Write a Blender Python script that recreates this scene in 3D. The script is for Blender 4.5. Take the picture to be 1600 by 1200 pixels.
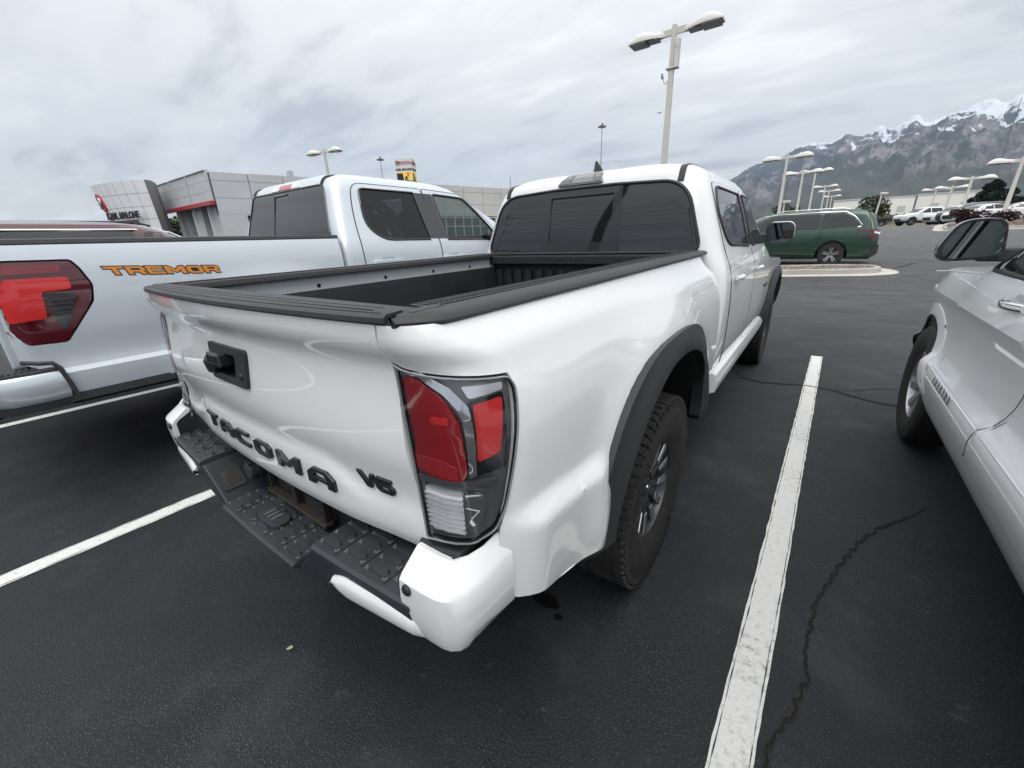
import bpy, bmesh, math, random
import numpy as np
from mathutils import Vector, Matrix, noise
from mathutils.geometry import delaunay_2d_cdt

for o in list(bpy.data.objects):
    bpy.data.objects.remove(o)
sc = bpy.context.scene
COL = sc.collection
PI = math.pi
R = math.radians
rnd = random.Random(7)

# ------------------------------------------------------------------ camera
cam_d = bpy.data.cameras.new('camera')
cam = bpy.data.objects.new('camera', cam_d)
COL.objects.link(cam)
CY, CP, CR = -.6428, .3413, -.0362          # heading from +Y, down tilt, roll
_f = Vector((math.sin(CY)*math.cos(CP), math.cos(CY)*math.cos(CP), -math.sin(CP)))
_r = Vector((math.cos(CY), -math.sin(CY), 0))
_u = _r.cross(_f)
_r2 = _r*math.cos(CR) + _u*math.sin(CR)
_u2 = -_r*math.sin(CR) + _u*math.cos(CR)
_m = Matrix((_r2, _u2, -_f)).transposed().to_4x4()
_m.translation = Vector((1.24, -.415, 1.366))
cam.matrix_world = _m
cam_d.sensor_fit = 'HORIZONTAL'
cam_d.sensor_width = 36.0
cam_d.lens = 634.0/1600*36
cam_d.clip_start = .02
cam_d.clip_end = 30000
sc.camera = cam

# ------------------------------------------------------------------ light
world = bpy.data.worlds.new('World')
sc.world = world
world.use_nodes = True
wn = world.node_tree.nodes; wl = world.node_tree.links
wn.clear()
SUN_EL, SUN_AZ = R(58), R(142)              # azimuth from +Y towards +X
w_out = wn.new('ShaderNodeOutputWorld')
w_bg = wn.new('ShaderNodeBackground'); w_bg.inputs['Strength'].default_value = .1
w_sky = wn.new('ShaderNodeTexSky'); w_sky.sky_type = 'NISHITA'; w_sky.sun_disc = False
w_sky.sun_elevation = SUN_EL; w_sky.sun_rotation = SUN_AZ
w_tc = wn.new('ShaderNodeTexCoord')
w_sep = wn.new('ShaderNodeSeparateXYZ'); wl.new(w_tc.outputs['Generated'], w_sep.inputs[0])

def wmath(op, a, b=None, c=None):
    n = wn.new('ShaderNodeMath'); n.operation = op
    for i, v in enumerate((a, b, c)):
        if v is None: continue
        if isinstance(v, (int, float)): n.inputs[i].default_value = v
        else: wl.new(v, n.inputs[i])
    return n.outputs[0]
# a flat cloud deck: direction projected on a plane overhead
zc = wmath('MAXIMUM', w_sep.outputs['Z'], 0.0)
den = wmath('ADD', zc, .16)
px_ = wmath('DIVIDE', w_sep.outputs['X'], den)
py_ = wmath('DIVIDE', w_sep.outputs['Y'], den)
w_cmb = wn.new('ShaderNodeCombineXYZ')
wl.new(px_, w_cmb.inputs[0]); wl.new(py_, w_cmb.inputs[1])
def wnoise(scale, rot, sc3, detail, rough, dist):
    mp = wn.new('ShaderNodeMapping')
    mp.inputs['Rotation'].default_value = (0, 0, R(rot)); mp.inputs['Scale'].default_value = sc3
    mp.inputs['Location'].default_value = (rot*.13, scale*1.7, 0)
    wl.new(w_cmb.outputs[0], mp.inputs[0])
    n = wn.new('ShaderNodeTexNoise')
    n.inputs['Scale'].default_value = scale; n.inputs['Detail'].default_value = detail
    n.inputs['Roughness'].default_value = rough; n.inputs['Distortion'].default_value = dist
    wl.new(mp.outputs[0], n.inputs['Vector'])
    return n.outputs['Fac']
n1 = wnoise(.75, 35, (1, 1.7, 1), 5, .52, .3)
n2 = wnoise(2.0, 28, (.8, 2.2, 1), 5, .5, .5)
n3 = wnoise(5.5, 50, (1, 1.5, 1), 4, .5, .2)
mix = wmath('ADD', wmath('MULTIPLY', n1, .55), wmath('ADD', wmath('MULTIPLY', n2, .36), wmath('MULTIPLY', n3, .09)))
ramp = wn.new('ShaderNodeValToRGB')
ramp.color_ramp.interpolation = 'EASE'
e = ramp.color_ramp.elements
e[0].position = .36; e[0].color = (.46, .48, .505, 1)
e[1].position = .64; e[1].color = (.88, .885, .885, 1)
m_ = e.new(.50); m_.color = (.70, .715, .73, 1)
wl.new(mix, ramp.inputs[0])
w_mul = wn.new('ShaderNodeMixRGB'); w_mul.blend_type = 'MULTIPLY'; w_mul.inputs[0].default_value = 1
wl.new(ramp.outputs[0], w_mul.inputs[1]); w_mul.inputs[2].default_value = (11.8, 11.6, 11.3, 1)
# the part of the deck the sun stands behind is a little brighter
w_dot = wn.new('ShaderNodeVectorMath'); w_dot.operation = 'DOT_PRODUCT'
wl.new(w_tc.outputs['Generated'], w_dot.inputs[0])
w_dot.inputs[1].default_value = (math.sin(SUN_AZ)*math.cos(SUN_EL), math.cos(SUN_AZ)*math.cos(SUN_EL), math.sin(SUN_EL))
# overcast law: the deck brightens towards the zenith
glow = wmath('MULTIPLY_ADD', wmath('POWER', zc, 1.3), 1.0, .90)
w_mul2 = wn.new('ShaderNodeVectorMath'); w_mul2.operation = 'SCALE'
wl.new(w_mul.outputs[0], w_mul2.inputs[0]); wl.new(glow, w_mul2.inputs['Scale'])
w_mix = wn.new('ShaderNodeMixRGB'); w_mix.inputs[0].default_value = .93
wl.new(w_sky.outputs[0], w_mix.inputs[1]); wl.new(w_mul2.outputs[0], w_mix.inputs[2])
wl.new(w_mix.outputs[0], w_bg.inputs['Color'])
wl.new(w_bg.outputs[0], w_out.inputs['Surface'])

sun_d = bpy.data.lights.new('sun', 'SUN'); sun_d.energy = 1.4; sun_d.angle = R(45); sun_d.color = (1, .97, .93)
sun = bpy.data.objects.new('sun', sun_d); COL.objects.link(sun)
sun.rotation_euler = Vector((-math.sin(SUN_AZ)*math.cos(SUN_EL), -math.cos(SUN_AZ)*math.cos(SUN_EL), -math.sin(SUN_EL))).to_track_quat('-Z', 'Y').to_euler()
sun.location = (0, 0, 60)
vs = sc.view_settings
vs.view_transform = 'Standard'; vs.look = 'None'; vs.exposure = 0.25; vs.gamma = 1.0; vs.use_curve_mapping = False
sc.cycles.max_bounces = 8; sc.cycles.transparent_max_bounces = 12
sc.cycles.caustics_reflective = False; sc.cycles.caustics_refractive = False

# ------------------------------------------------------------------ materials
MATS = {}
def nodes_of(name):
    m = bpy.data.materials.new(name); m.use_nodes = True
    return m, m.node_tree.nodes, m.node_tree.links
def P(name, col, rough=.5, metal=0, coat=0, spec=.5, emit=None, bump=None, vary=None, coat_rough=.03, alpha=1):
    """Principled material; bump=(scale, strength, distance), vary=(scale, amount) mottles the colour."""
    if name in MATS: return MATS[name]
    m, n, l = nodes_of(name)
    b = n['Principled BSDF']
    b.inputs['Base Color'].default_value = (*col, 1); b.inputs['Roughness'].default_value = rough
    b.inputs['Metallic'].default_value = metal; b.inputs['Coat Weight'].default_value = coat
    b.inputs['Coat Roughness'].default_value = coat_rough; b.inputs['Specular IOR Level'].default_value = spec
    tc = None
    if bump or vary:
        tc = n.new('ShaderNodeTexCoord')
    if vary:
        t = n.new('ShaderNodeTexNoise'); t.inputs['Scale'].default_value = vary[0]; t.inputs['Detail'].default_value = 6
        l.new(tc.outputs['Object'], t.inputs['Vector'])
        r_ = n.new('ShaderNodeMapRange'); r_.inputs[1].default_value = .3; r_.inputs[2].default_value = .7
        r_.inputs[3].default_value = 1-vary[1]; r_.inputs[4].default_value = 1+vary[1]
        l.new(t.outputs['Fac'], r_.inputs[0])
        v = n.new('ShaderNodeVectorMath'); v.operation = 'SCALE'; v.inputs[0].default_value = col
        l.new(r_.outputs[0], v.inputs['Scale']); l.new(v.outputs[0], b.inputs['Base Color'])
        r2 = n.new('ShaderNodeMapRange'); r2.inputs[1].default_value = .3; r2.inputs[2].default_value = .7
        r2.inputs[3].default_value = max(0, rough-.06); r2.inputs[4].default_value = min(1, rough+.08)
        l.new(t.outputs['Fac'], r2.inputs[0]); l.new(r2.outputs[0], b.inputs['Roughness'])
    if bump:
        t = n.new('ShaderNodeTexNoise'); t.inputs['Scale'].default_value = bump[0]; t.inputs['Detail'].default_value = 4
        l.new(tc.outputs['Object'], t.inputs['Vector'])
        bp = n.new('ShaderNodeBump'); bp.inputs['Strength'].default_value = bump[1]; bp.inputs['Distance'].default_value = bump[2]
        l.new(t.outputs['Fac'], bp.inputs['Height']); l.new(bp.outputs[0], b.inputs['Normal'])
    if emit:
        b.inputs['Emission Color'].default_value = (*emit[0], 1); b.inputs['Emission Strength'].default_value = emit[1]
    MATS[name] = m
    return m
def thin_glass(name, tint, rough=.0, ior=1.5):
    """Pane: fresnel mix of a mirror coat and a tinted see-through."""
    if name in MATS: return MATS[name]
    m, n, l = nodes_of(name); n.remove(n['Principled BSDF'])
    t = n.new('ShaderNodeBsdfTransparent'); t.inputs[0].default_value = (*tint, 1)
    g = n.new('ShaderNodeBsdfGlossy'); g.inputs['Roughness'].default_value = rough
    f = n.new('ShaderNodeFresnel'); f.inputs[0].default_value = ior
    geo = n.new('ShaderNodeNewGeometry')
    inv = n.new('ShaderNodeMath'); inv.operation = 'MULTIPLY_ADD'; inv.inputs[1].default_value = -0.9; inv.inputs[2].default_value = 1
    l.new(geo.outputs['Backfacing'], inv.inputs[0])
    ml = n.new('ShaderNodeMath'); ml.operation = 'MULTIPLY'; l.new(f.outputs[0], ml.inputs[0]); l.new(inv.outputs[0], ml.inputs[1])
    cl = n.new('ShaderNodeMath'); cl.operation = 'MINIMUM'; l.new(ml.outputs[0], cl.inputs[0]); cl.inputs[1].default_value = .85
    x = n.new('ShaderNodeMixShader'); l.new(cl.outputs[0], x.inputs[0]); l.new(t.outputs[0], x.inputs[1]); l.new(g.outputs[0], x.inputs[2])
    l.new(x.outputs[0], n['Material Output'].inputs['Surface'])
    MATS[name] = m
    return m

white = P('white_paint', (.82, .825, .82), .35, coat=1, coat_rough=.008, spec=.25, vary=(1.3, .012))
silverwhite = P('ice_white_paint', (.62, .67, .72), .35, metal=.15, coat=1, coat_rough=.01, spec=.25, vary=(1.1, .015))
pearl = P('pearl_paint', (.80, .81, .83), .35, metal=.0, coat=1, coat_rough=.01, spec=.25, vary=(1.2, .015))
maroon = P('maroon_paint', (.085, .025, .032), .3, metal=.3, coat=1)
green = P('green_paint', (.016, .058, .036), .3, metal=.3, coat=1)
blackp = P('black_plastic', (.022, .023, .025), .55, bump=(900, .25, .001), vary=(6, .15))
flarep = P('flare_plastic', (.030, .031, .034), .5, bump=(1200, .3, .0008), vary=(4, .12))
darkp = P('dark_molding', (.018, .021, .027), .48, bump=(700, .2, .001), vary=(8, .2))
stepp = P('step_plastic', (.033, .036, .042), .55, bump=(500, .35, .001), vary=(9, .25))
capp = P('rail_cap_plastic', (.034, .034, .036), .55, bump=(800, .3, .001), vary=(5, .12))
gloss_black = P('gloss_black', (.008, .008, .009), .12, coat=.6)
linerp = P('bed_liner', (.013, .014, .017), .62, bump=(300, .5, .002), vary=(7, .25))
seamm = P('seam_shadow_gap', (.006, .006, .007), .8)
under = P('underbody', (.012, .012, .013), .85)
rubber = P('tyre_rubber', (.020, .019, .018), .78, bump=(160, .35, .002), vary=(14, .25))
chrome = P('chrome', (.78, .79, .80), .08, metal=1)
satin = P('machined_alloy', (.66, .67, .69), .3, metal=1)
darkalloy = P('dark_alloy', (.055, .058, .064), .35, metal=.5)
silver_alloy = P('silver_alloy', (.42, .43, .44), .3, metal=.9)
red_lens = P('red_lens', (.30, .006, .012), .10, coat=1)
red_bright = P('red_reflector', (.62, .015, .014), .18, coat=1, bump=(380, .6, .002))
dark_red = P('dark_red_lens', (.085, .004, .010), .08, coat=1)
clear_lamp = P('clear_lamp', (.82, .83, .84), .16, metal=.25, coat=1)
lamp_dark = P('lamp_housing', (.17, .175, .18), .32, metal=.45, coat=.6)
dark_glass = P('privacy_glass', (.010, .011, .013), .03, coat=0, spec=.8)
glass_tint = thin_glass('tinted_glass', (.10, .11, .12))
glass_clear = thin_glass('clear_glass', (.55, .63, .61))
lens_clear = thin_glass('lamp_cover', (.86, .86, .87))
mirror_m = P('mirror_glass', (.09, .10, .105), .02, metal=1)
interior = P('cabin_trim', (.02, .02, .022), .8)
badge_black = P('badge_black', (.010, .010, .011), .32, coat=.3)
orange = P('decal_orange', (.70, .25, .03), .4)
decal_dark = P('decal_dark', (.02, .022, .025), .4)
rust = P('rusty_steel', (.10, .055, .035), .8, vary=(30, .3))

# ------------------------------------------------------------------ mesh helpers
class MB:
    def __init__(s): s.v = []; s.f = []
    def add(s, vs, fs):
        k = len(s.v); s.v += [tuple(p) for p in vs]; s.f += [tuple(i+k for i in f) for f in fs]; return s
    def box(s, c, d, rot=None, taper=1.0):
        hx, hy, hz = d[0]/2, d[1]/2, d[2]/2
        vs = []
        for z in (-1, 1):
            k = taper if z > 0 else 1
            for x, y in ((-1, -1), (1, -1), (1, 1), (-1, 1)):
                p = Vector((x*hx*k, y*hy*k, z*hz))
                if rot is not None: p = rot @ p
                vs.append(p+Vector(c))
        return s.add(vs, [(3, 2, 1, 0), (4, 5, 6, 7), (0, 1, 5, 4), (1, 2, 6, 5), (2, 3, 7, 6), (3, 0, 4, 7)])
    def loft(s, rings, caps=True, closed=True):
        n = len(rings[0]); k = len(s.v)
        for r_ in rings: s.v += [tuple(p) for p in r_]
        for i in range(len(rings)-1):
            for j in range(n if closed else n-1):
                a = k+i*n+j; b = k+i*n+(j+1) % n
                s.f.append((a, b, b+n, a+n))
        if caps:
            s.f.append(tuple(k+j for j in reversed(range(n))))
            s.f.append(tuple(k+(len(rings)-1)*n+j for j in range(n)))
        return s
    def prism(s, poly, fn, a, b):
        """poly 2-D (counter-clockwise), fn(u, v, t) -> 3-D, from t=a to t=b."""
        return s.loft([[fn(u, v, a) for u, v in poly], [fn(u, v, b) for u, v in poly]])
    def tube(s, path, r, n=8, caps=True):
        path = [Vector(p) for p in path]; rings = []
        up = Vector((0, 0, 1))
        for i, p in enumerate(path):
            t = (path[min(i+1, len(path)-1)]-path[max(i-1, 0)]).normalized()
            a = t.cross(up)
            if a.length < 1e-3: a = t.cross(Vector((1, 0, 0)))
            a.normalize(); b = a.cross(t)
            rr = r[i] if isinstance(r, (list, tuple)) else r
            rings.append([p+a*(rr*math.cos(2*PI*j/n))+b*(rr*math.sin(2*PI*j/n)) for j in range(n)])
        return s.loft(rings, caps)
    def lathe(s, prof, c, ax='x', n=40, caps=False):
        """prof: (radius, offset along axis)."""
        rings = []
        for r_, h in prof:
            ring = []
            for j in range(n):
                a = 2*PI*j/n; q = (r_*math.cos(a), r_*math.sin(a))
                if ax == 'x': ring.append((c[0]+h, c[1]+q[0], c[2]+q[1]))
                elif ax == 'y': ring.append((c[0]+q[0], c[1]+h, c[2]-q[1]))
                else: ring.append((c[0]+q[0], c[1]+q[1], c[2]+h))
            rings.append(ring)
        return s.loft(rings, caps)
    def sweep(s, prof, path, closed_prof=True, caps=True):
        """profile (outward d, z) swept along a plan path [(x, y)] with outward to the right of travel."""
        rings = []; n = len(path)
        for i in range(n):
            x, y = path[i][:2]; x0, y0 = path[max(0, i-1)][:2]; x1, y1 = path[min(n-1, i+1)][:2]
            t = Vector((x1-x0, y1-y0)).normalized(); nx, ny = t.y, -t.x
            dz = path[i][2] if len(path[i]) > 2 else 0
            rings.append([(x+nx*d, y+ny*d, z+dz) for d, z in prof])
        return s.loft(rings, caps, closed_prof)
    def mirror_x(s):
        m = MB(); m.v = [(-x, y, z) for x, y, z in s.v]; m.f = [tuple(reversed(f)) for f in s.f]; return m

def mesh_of(name, mb, mat, smooth=35):
    me = bpy.data.meshes.new(name); me.from_pydata(mb.v, [], mb.f); me.update()
    if smooth is not None:
        me.polygons.foreach_set('use_smooth', [True]*len(me.polygons))
        me.set_sharp_from_angle(angle=R(smooth))
    for m in (mat if isinstance(mat, (list, tuple)) else [mat]): me.materials.append(m)
    return me
def obj(name, mb, mat, parent=None, smooth=35, bevel=None, label=None, fix=False):
    me = mesh_of(name, mb, mat, smooth)
    if fix:
        bm = bmesh.new(); bm.from_mesh(me); bmesh.ops.recalc_face_normals(bm, faces=bm.faces); bm.to_mesh(me); bm.free()
    o = bpy.data.objects.new(name, me); COL.objects.link(o)
    if parent is not None: o.parent = parent
    if bevel:
        b = o.modifiers.new('bevel', 'BEVEL'); b.width = bevel; b.segments = 2; b.limit_method = 'ANGLE'; b.angle_limit = R(40)
        b.harden_normals = False
    if label: o['label'] = label
    return o
def thing(name, label, cat, loc=(0, 0, 0), rz=0, group=None):
    o = bpy.data.objects.new(name, None); COL.objects.link(o); o.empty_display_size = .2
    o.location = loc; o.rotation_euler = (0, 0, rz)
    o['label'] = label; o['category'] = cat
    if group: o['group'] = group
    return o
def tag(o, label, cat, group=None):
    o['label'] = label; o['category'] = cat
    if group: o['group'] = group
    return o
def struct(o): o['kind'] = 'structure'; return o
def stuff(o): o['kind'] = 'stuff'; return o
def copy_tree(o, parent=None):
    c = o.copy(); COL.objects.link(c); c.parent = parent
    for ch in list(o.children): copy_tree(ch, c)
    return c

def tri_normal(a, b, c): return (Vector(b)-Vector(a)).cross(Vector(c)-Vector(a))
def resample(poly, res):
    out = []
    for i in range(len(poly)):
        a = Vector(poly[i]); b = Vector(poly[(i+1) % len(poly)]); n = max(1, int((b-a).length/res+.5))
        out += [tuple(a.lerp(b, k/n)) for k in range(n)]
    return out
def inside(p, poly):
    c = False; x, y = p; j = len(poly)-1
    for i in range(len(poly)):
        xi, yi = poly[i]; xj, yj = poly[j]
        if (yi > y) != (yj > y) and x < (xj-xi)*(y-yi)/(yj-yi)+xi: c = not c
        j = i
    return c
def seg_near(p, poly, d):
    px, py = p
    for i in range(len(poly)):
        ax, ay = poly[i]; bx, by = poly[(i+1) % len(poly)]
        dx, dy = bx-ax, by-ay; L = dx*dx+dy*dy
        t = 0 if L == 0 else max(0, min(1, ((px-ax)*dx+(py-ay)*dy)/L))
        if (ax+t*dx-px)**2+(ay+t*dy-py)**2 < d*d: return True
    return False
def rrect(x0, y0, x1, y1, r, n=5):
    pts = []
    for cx, cy, a0 in ((x1-r, y0+r, -90), (x1-r, y1-r, 0), (x0+r, y1-r, 90), (x0+r, y0+r, 180)):
        for k in range(n+1):
            a = R(a0+90*k/n); pts.append((cx+r*math.cos(a), cy+r*math.sin(a)))
    return pts
def round_poly(poly, r, n=4):
    """rounds every corner of a polygon; r a number or one per corner."""
    out = []; m = len(poly)
    for i in range(m):
        p = Vector(poly[i]); a = Vector(poly[i-1]); b = Vector(poly[(i+1) % m])
        rr = r[i] if isinstance(r, (list, tuple)) else r
        if rr <= 0: out.append(tuple(p)); continue
        da = min(rr, (a-p).length*.48); db = min(rr, (b-p).length*.48)
        s_ = p+(a-p).normalized()*da; e_ = p+(b-p).normalized()*db
        for k in range(n+1):
            t = k/n; out.append(tuple(s_*(1-t)**2+p*2*t*(1-t)+e_*t*t))
    return out
def panel(mb, outline, fmap, out, res=.03, holes=(), thick=.012, rim=True):
    """A skin over a 2-D outline, mapped to 3-D by fmap, with a turned-in edge."""
    outl = resample(outline, res); hs = [resample(h, res) for h in holes]
    pts = list(outl); edges = [(i, (i+1) % len(outl)) for i in range(len(outl))]
    for h in hs:
        k = len(pts); pts += h; edges += [(k+i, k+(i+1) % len(h)) for i in range(len(h))]
    xs = [p[0] for p in outl]; ys = [p[1] for p in outl]
    nx = int((max(xs)-min(xs))/res)+1; ny = int((max(ys)-min(ys))/res)+1
    for i in range(nx+1):
        for j in range(ny+1):
            p = (min(xs)+(i+.5*(j % 2))*res, min(ys)+j*res)
            if inside(p, outl) and not seg_near(p, outl, res*.45) and not any(inside(p, h) or seg_near(p, h, res*.45) for h in hs):
                pts.append(p)
    v2, e2, f2, ov, oe, of = delaunay_2d_cdt([Vector(p) for p in pts], edges, [], 0, 1e-6)
    faces = []
    for f in f2:
        c = sum((v2[i] for i in f), Vector((0, 0)))/len(f)
        if inside(c, outl) and not any(inside(c, h) for h in hs): faces.append(tuple(f))
    vs = [Vector(fmap(*p)) for p in v2]
    tot = Vector((0, 0, 0))
    for f in faces: tot += tri_normal(vs[f[0]], vs[f[1]], vs[f[2]])
    if tot.dot(Vector(out)) < 0: faces = [tuple(reversed(f)) for f in faces]
    mb.add(vs, faces)
    if rim and thick:
        k0 = len(mb.v)-len(vs)
        nrm = [Vector((0, 0, 0)) for _ in vs]
        cnt = {}
        for f in faces:
            n_ = tri_normal(vs[f[0]], vs[f[1]], vs[f[2]])
            for i in range(3):
                nrm[f[i]] += n_; cnt[(f[i], f[(i+1) % 3])] = 1
        be = [e for e in cnt if (e[1], e[0]) not in cnt]
        used = {}
        for a, b in be:
            for i in (a, b):
                if i not in used:
                    used[i] = len(mb.v); mb.v.append(tuple(vs[i]-nrm[i].normalized()*thick))
        for a, b in be: mb.f.append((k0+b, k0+a, used[a], used[b]))
    return mb
def sst(a, b, x):
    t = min(1.0, max(0.0, (x-a)/(b-a))); return t*t*(3-2*t)
def pchip(xs, ys):
    xs = list(xs); ys = list(ys); n = len(xs)
    h = [xs[i+1]-xs[i] for i in range(n-1)]; d = [(ys[i+1]-ys[i])/h[i] for i in range(n-1)]
    m = [0]*n
    for i in range(1, n-1):
        if d[i-1]*d[i] > 0:
            w1 = 2*h[i]+h[i-1]; w2 = h[i]+2*h[i-1]; m[i] = (w1+w2)/(w1/d[i-1]+w2/d[i])
    m[0] = d[0]; m[-1] = d[-1]
    def f(x):
        if x <= xs[0]: return ys[0]
        if x >= xs[-1]: return ys[-1]
        i = 0
        while x > xs[i+1]: i += 1
        t = (x-xs[i])/h[i]
        return (ys[i]*(1+2*t)*(1-t)**2+m[i]*h[i]*t*(1-t)**2+ys[i+1]*t*t*(3-2*t)+m[i+1]*h[i]*t*t*(t-1))
    return f

class Shell:
    """Closed body built from plan sections: keys (z, back y, front y, half width, back corner r, front corner r)."""
    def __init__(s, keys, crown=.03, bow=0.0, linear=False):
        zs = [k[0] for k in keys]
        s.z0, s.z1 = zs[0], zs[-1]
        mk = pchip
        s.fb, s.ff, s.fw, s.frb, s.frf = [mk(zs, [k[i] for k in keys]) for i in range(1, 6)]
        s.crown = crown; s.bow = bow; s.keyz = zs
    def w(s, z, y=None):
        w_ = s.fw(z)
        if y is not None and s.bow:
            b, f = s.fb(z), s.ff(z); t = (2*y-b-f)/max(.1, f-b); w_ *= 1-s.bow*t*t
        return w_
    def ring(s, z, k=1.0, dz=0.0, ny=26, nx=8, na=7):
        b, f, w_ = s.fb(z), s.ff(z), s.fw(z); rb, rf = min(s.frb(z), w_*.95), min(s.frf(z), w_*.95)
        half = []
        for i in range(nx): half.append((w_-rb)*i/nx*1.0), 
        pts = []
        for i in range(nx): pts.append(((w_-rb)*i/nx, b))
        for i in range(na):
            a = PI/2*i/na; pts.append((w_-rb+rb*math.sin(a), b+rb-rb*math.cos(a)))
        for i in range(ny):
            pts.append((w_, b+rb+(f-rf-b-rb)*i/ny))
        for i in range(na):
            a = PI/2*i/na; pts.append((w_-rf+rf*math.cos(a), f-rf+rf*math.sin(a)))
        for i in range(nx+1): pts.append(((w_-rf)*(1-i/nx), f))
        if s.bow:
            q = []
            for x, y in pts:
                t = (2*y-b-f)/max(.1, f-b); q.append((x*(1-s.bow*t*t), y))
            pts = q
        full = pts+[(-x, y) for x, y in reversed(pts[1:-1])]
        cy = (b+f)/2
        return [(x*k, cy+(y-cy)*k, z+dz) for x, y in full]
    def side(s, y, z):
        b, f, w_ = s.fb(z), s.ff(z), s.fw(z); rb, rf = s.frb(z), s.frf(z)
        if y < b+rb: x = w_-rb+math.sqrt(max(0, rb*rb-(b+rb-y)**2))
        elif y > f-rf: x = w_-rf+math.sqrt(max(0, rf*rf-(y-f+rf)**2))
        else: x = w_
        t = (2*y-b-f)/max(.1, f-b)
        return x*(1-s.bow*t*t)
    def back(s, x, z):
        b, w_, rb = s.fb(z), s.fw(z)*(1-s.bow), s.frb(z); x = abs(x)
        return b if x < w_-rb else b+rb-math.sqrt(max(0, rb*rb-(x-w_+rb)**2))
    def front(s, x, z):
        f, w_, rf = s.ff(z), s.fw(z)*(1-s.bow), s.frf(z); x = abs(x)
        return f if x < w_-rf else f-rf+math.sqrt(max(0, rf*rf-(x-w_+rf)**2))
    def build(s, step=.05, **kw):
        mb = MB(); zs = []
        for a, b in zip(s.keyz, s.keyz[1:]):
            n = max(1, int((b-a)/step+.5))
            zs += [a+(b-a)*i/n for i in range(n)]
        zs.append(s.z1)
        rings = [s.ring(z, **kw) for z in zs]
        top = s.z1
        for k in (.88, .7, .5, .3, .12):
            rings.append(s.ring(top, k, s.crown*(1-k*k), **kw))
        mb.loft(rings)
        return mb
def bool_cut(o, cutters):
    cs = []
    for mb in cutters:
        c = obj('cut', mb, under, o.parent, None, fix=True); cs.append(c)
        md = o.modifiers.new('cut', 'BOOLEAN'); md.operation = 'DIFFERENCE'; md.object = c; md.solver = 'EXACT'
    dg = bpy.context.evaluated_depsgraph_get(); dg.update()
    me = bpy.data.meshes.new_from_object(o.evaluated_get(dg), depsgraph=dg)
    o.modifiers.clear(); old = o.data; o.data = me; bpy.data.meshes.remove(old)
    for c in cs:
        m = c.data; bpy.data.objects.remove(c); bpy.data.meshes.remove(m)
    me.polygons.foreach_set('use_smooth', [True]*len(me.polygons)); me.set_sharp_from_angle(angle=R(32))
def strip_on(path, fmap, w, out_off=.001, n=None):
    """narrow ribbon following a 2-D path on a mapped surface (panel gaps, trim)."""
    pass
def seam(parent, path2, fmap, r=.0032, mat=None, name='panel_gap', res=.04):
    pts = []
    for a, b in zip(path2, path2[1:]):
        a = Vector(a); b = Vector(b); n = max(1, int((b-a).length/res))
        pts += [a.lerp(b, k/n) for k in range(n)]
    pts.append(Vector(path2[-1]))
    return obj(name, MB().tube([fmap(*p) for p in pts], r, 6), mat or seamm, parent)

# --- block lettering: polygons in a unit cell, outer loop then holes
def letter(ch):
    t = .24
    L = {
     'T': [[(0, 1), (0, 1-t), (.38, 1-t), (.38, 0), (.64, 0), (.64, 1-t), (1, 1-t), (1, 1)]],
     'A': [[(0, 0), (.0, .62), (.24, 1), (.76, 1), (1, .62), (1, 0), (.74, 0), (.74, .26), (.26, .26), (.26, 0)], [(.26, .46), (.74, .46), (.74, .6), (.63, .78), (.37, .78), (.26, .6)]],
     'C': [[(1, 1), (.2, 1), (0, .78), (0, .22), (.2, 0), (1, 0), (1, t), (.33, t), (.26, .32), (.26, .68), (.33, 1-t), (1, 1-t)]],
     'O': [[(.2, 1), (0, .78), (0, .22), (.2, 0), (.8, 0), (1, .22), (1, .78), (.8, 1)], [(.33, t), (.67, t), (.74, .33), (.74, .67), (.67, 1-t), (.33, 1-t), (.26, .67), (.26, .33)]],
     'M': [[(0, 0), (0, 1), (.22, 1), (.5, .52), (.78, 1), (1, 1), (1, 0), (.77, 0), (.77, .55), (.56, .2), (.44, .2), (.23, .55), (.23, 0)]],
     'R': [[(0, 0), (0, 1), (.82, 1), (1, .85), (1, .5), (.84, .36), (1, 0), (.72, 0), (.56, .33), (.25, .33), (.25, 0)], [(.25, .54), (.68, .54), (.75, .6), (.75, .72), (.68, .79), (.25, .79)]],
     'E': [[(0, 0), (0, 1), (1, 1), (1, 1-t*.9), (.26, 1-t*.9), (.26, .61), (.9, .61), (.9, .4), (.26, .4), (.26, t*.9), (1, t*.9), (1, 0)]],
     'V': [[(0, 1), (.28, 1), (.52, .34), (.78, 1), (1, 1), (.66, 0), (.36, 0)]],
     '6': [[(1, 1), (.2, 1), (0, .8), (0, .18), (.18, 0), (.82, 0), (1, .18), (1, .48), (.84, .62), (.27, .62), (.27, .72), (.33, .78), (1, .78)], [(.27, .2), (.72, .2), (.72, .43), (.27, .43)]],
    }
    return L[ch]
def letter_mb(ch, fmap, u0, v0, w, h, out, shear=0.0, thick=.006, raise_=0.0, grow=0.0):
    loops = letter(ch)
    pts = [[(u0+(x+shear*y)*w, v0+y*h) for x, y in lp] for lp in loops]
    mb = MB()
    panel(mb, pts[0], fmap, out, res=max(w, h)*.5, holes=pts[1:], thick=thick)
    return mb
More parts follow.
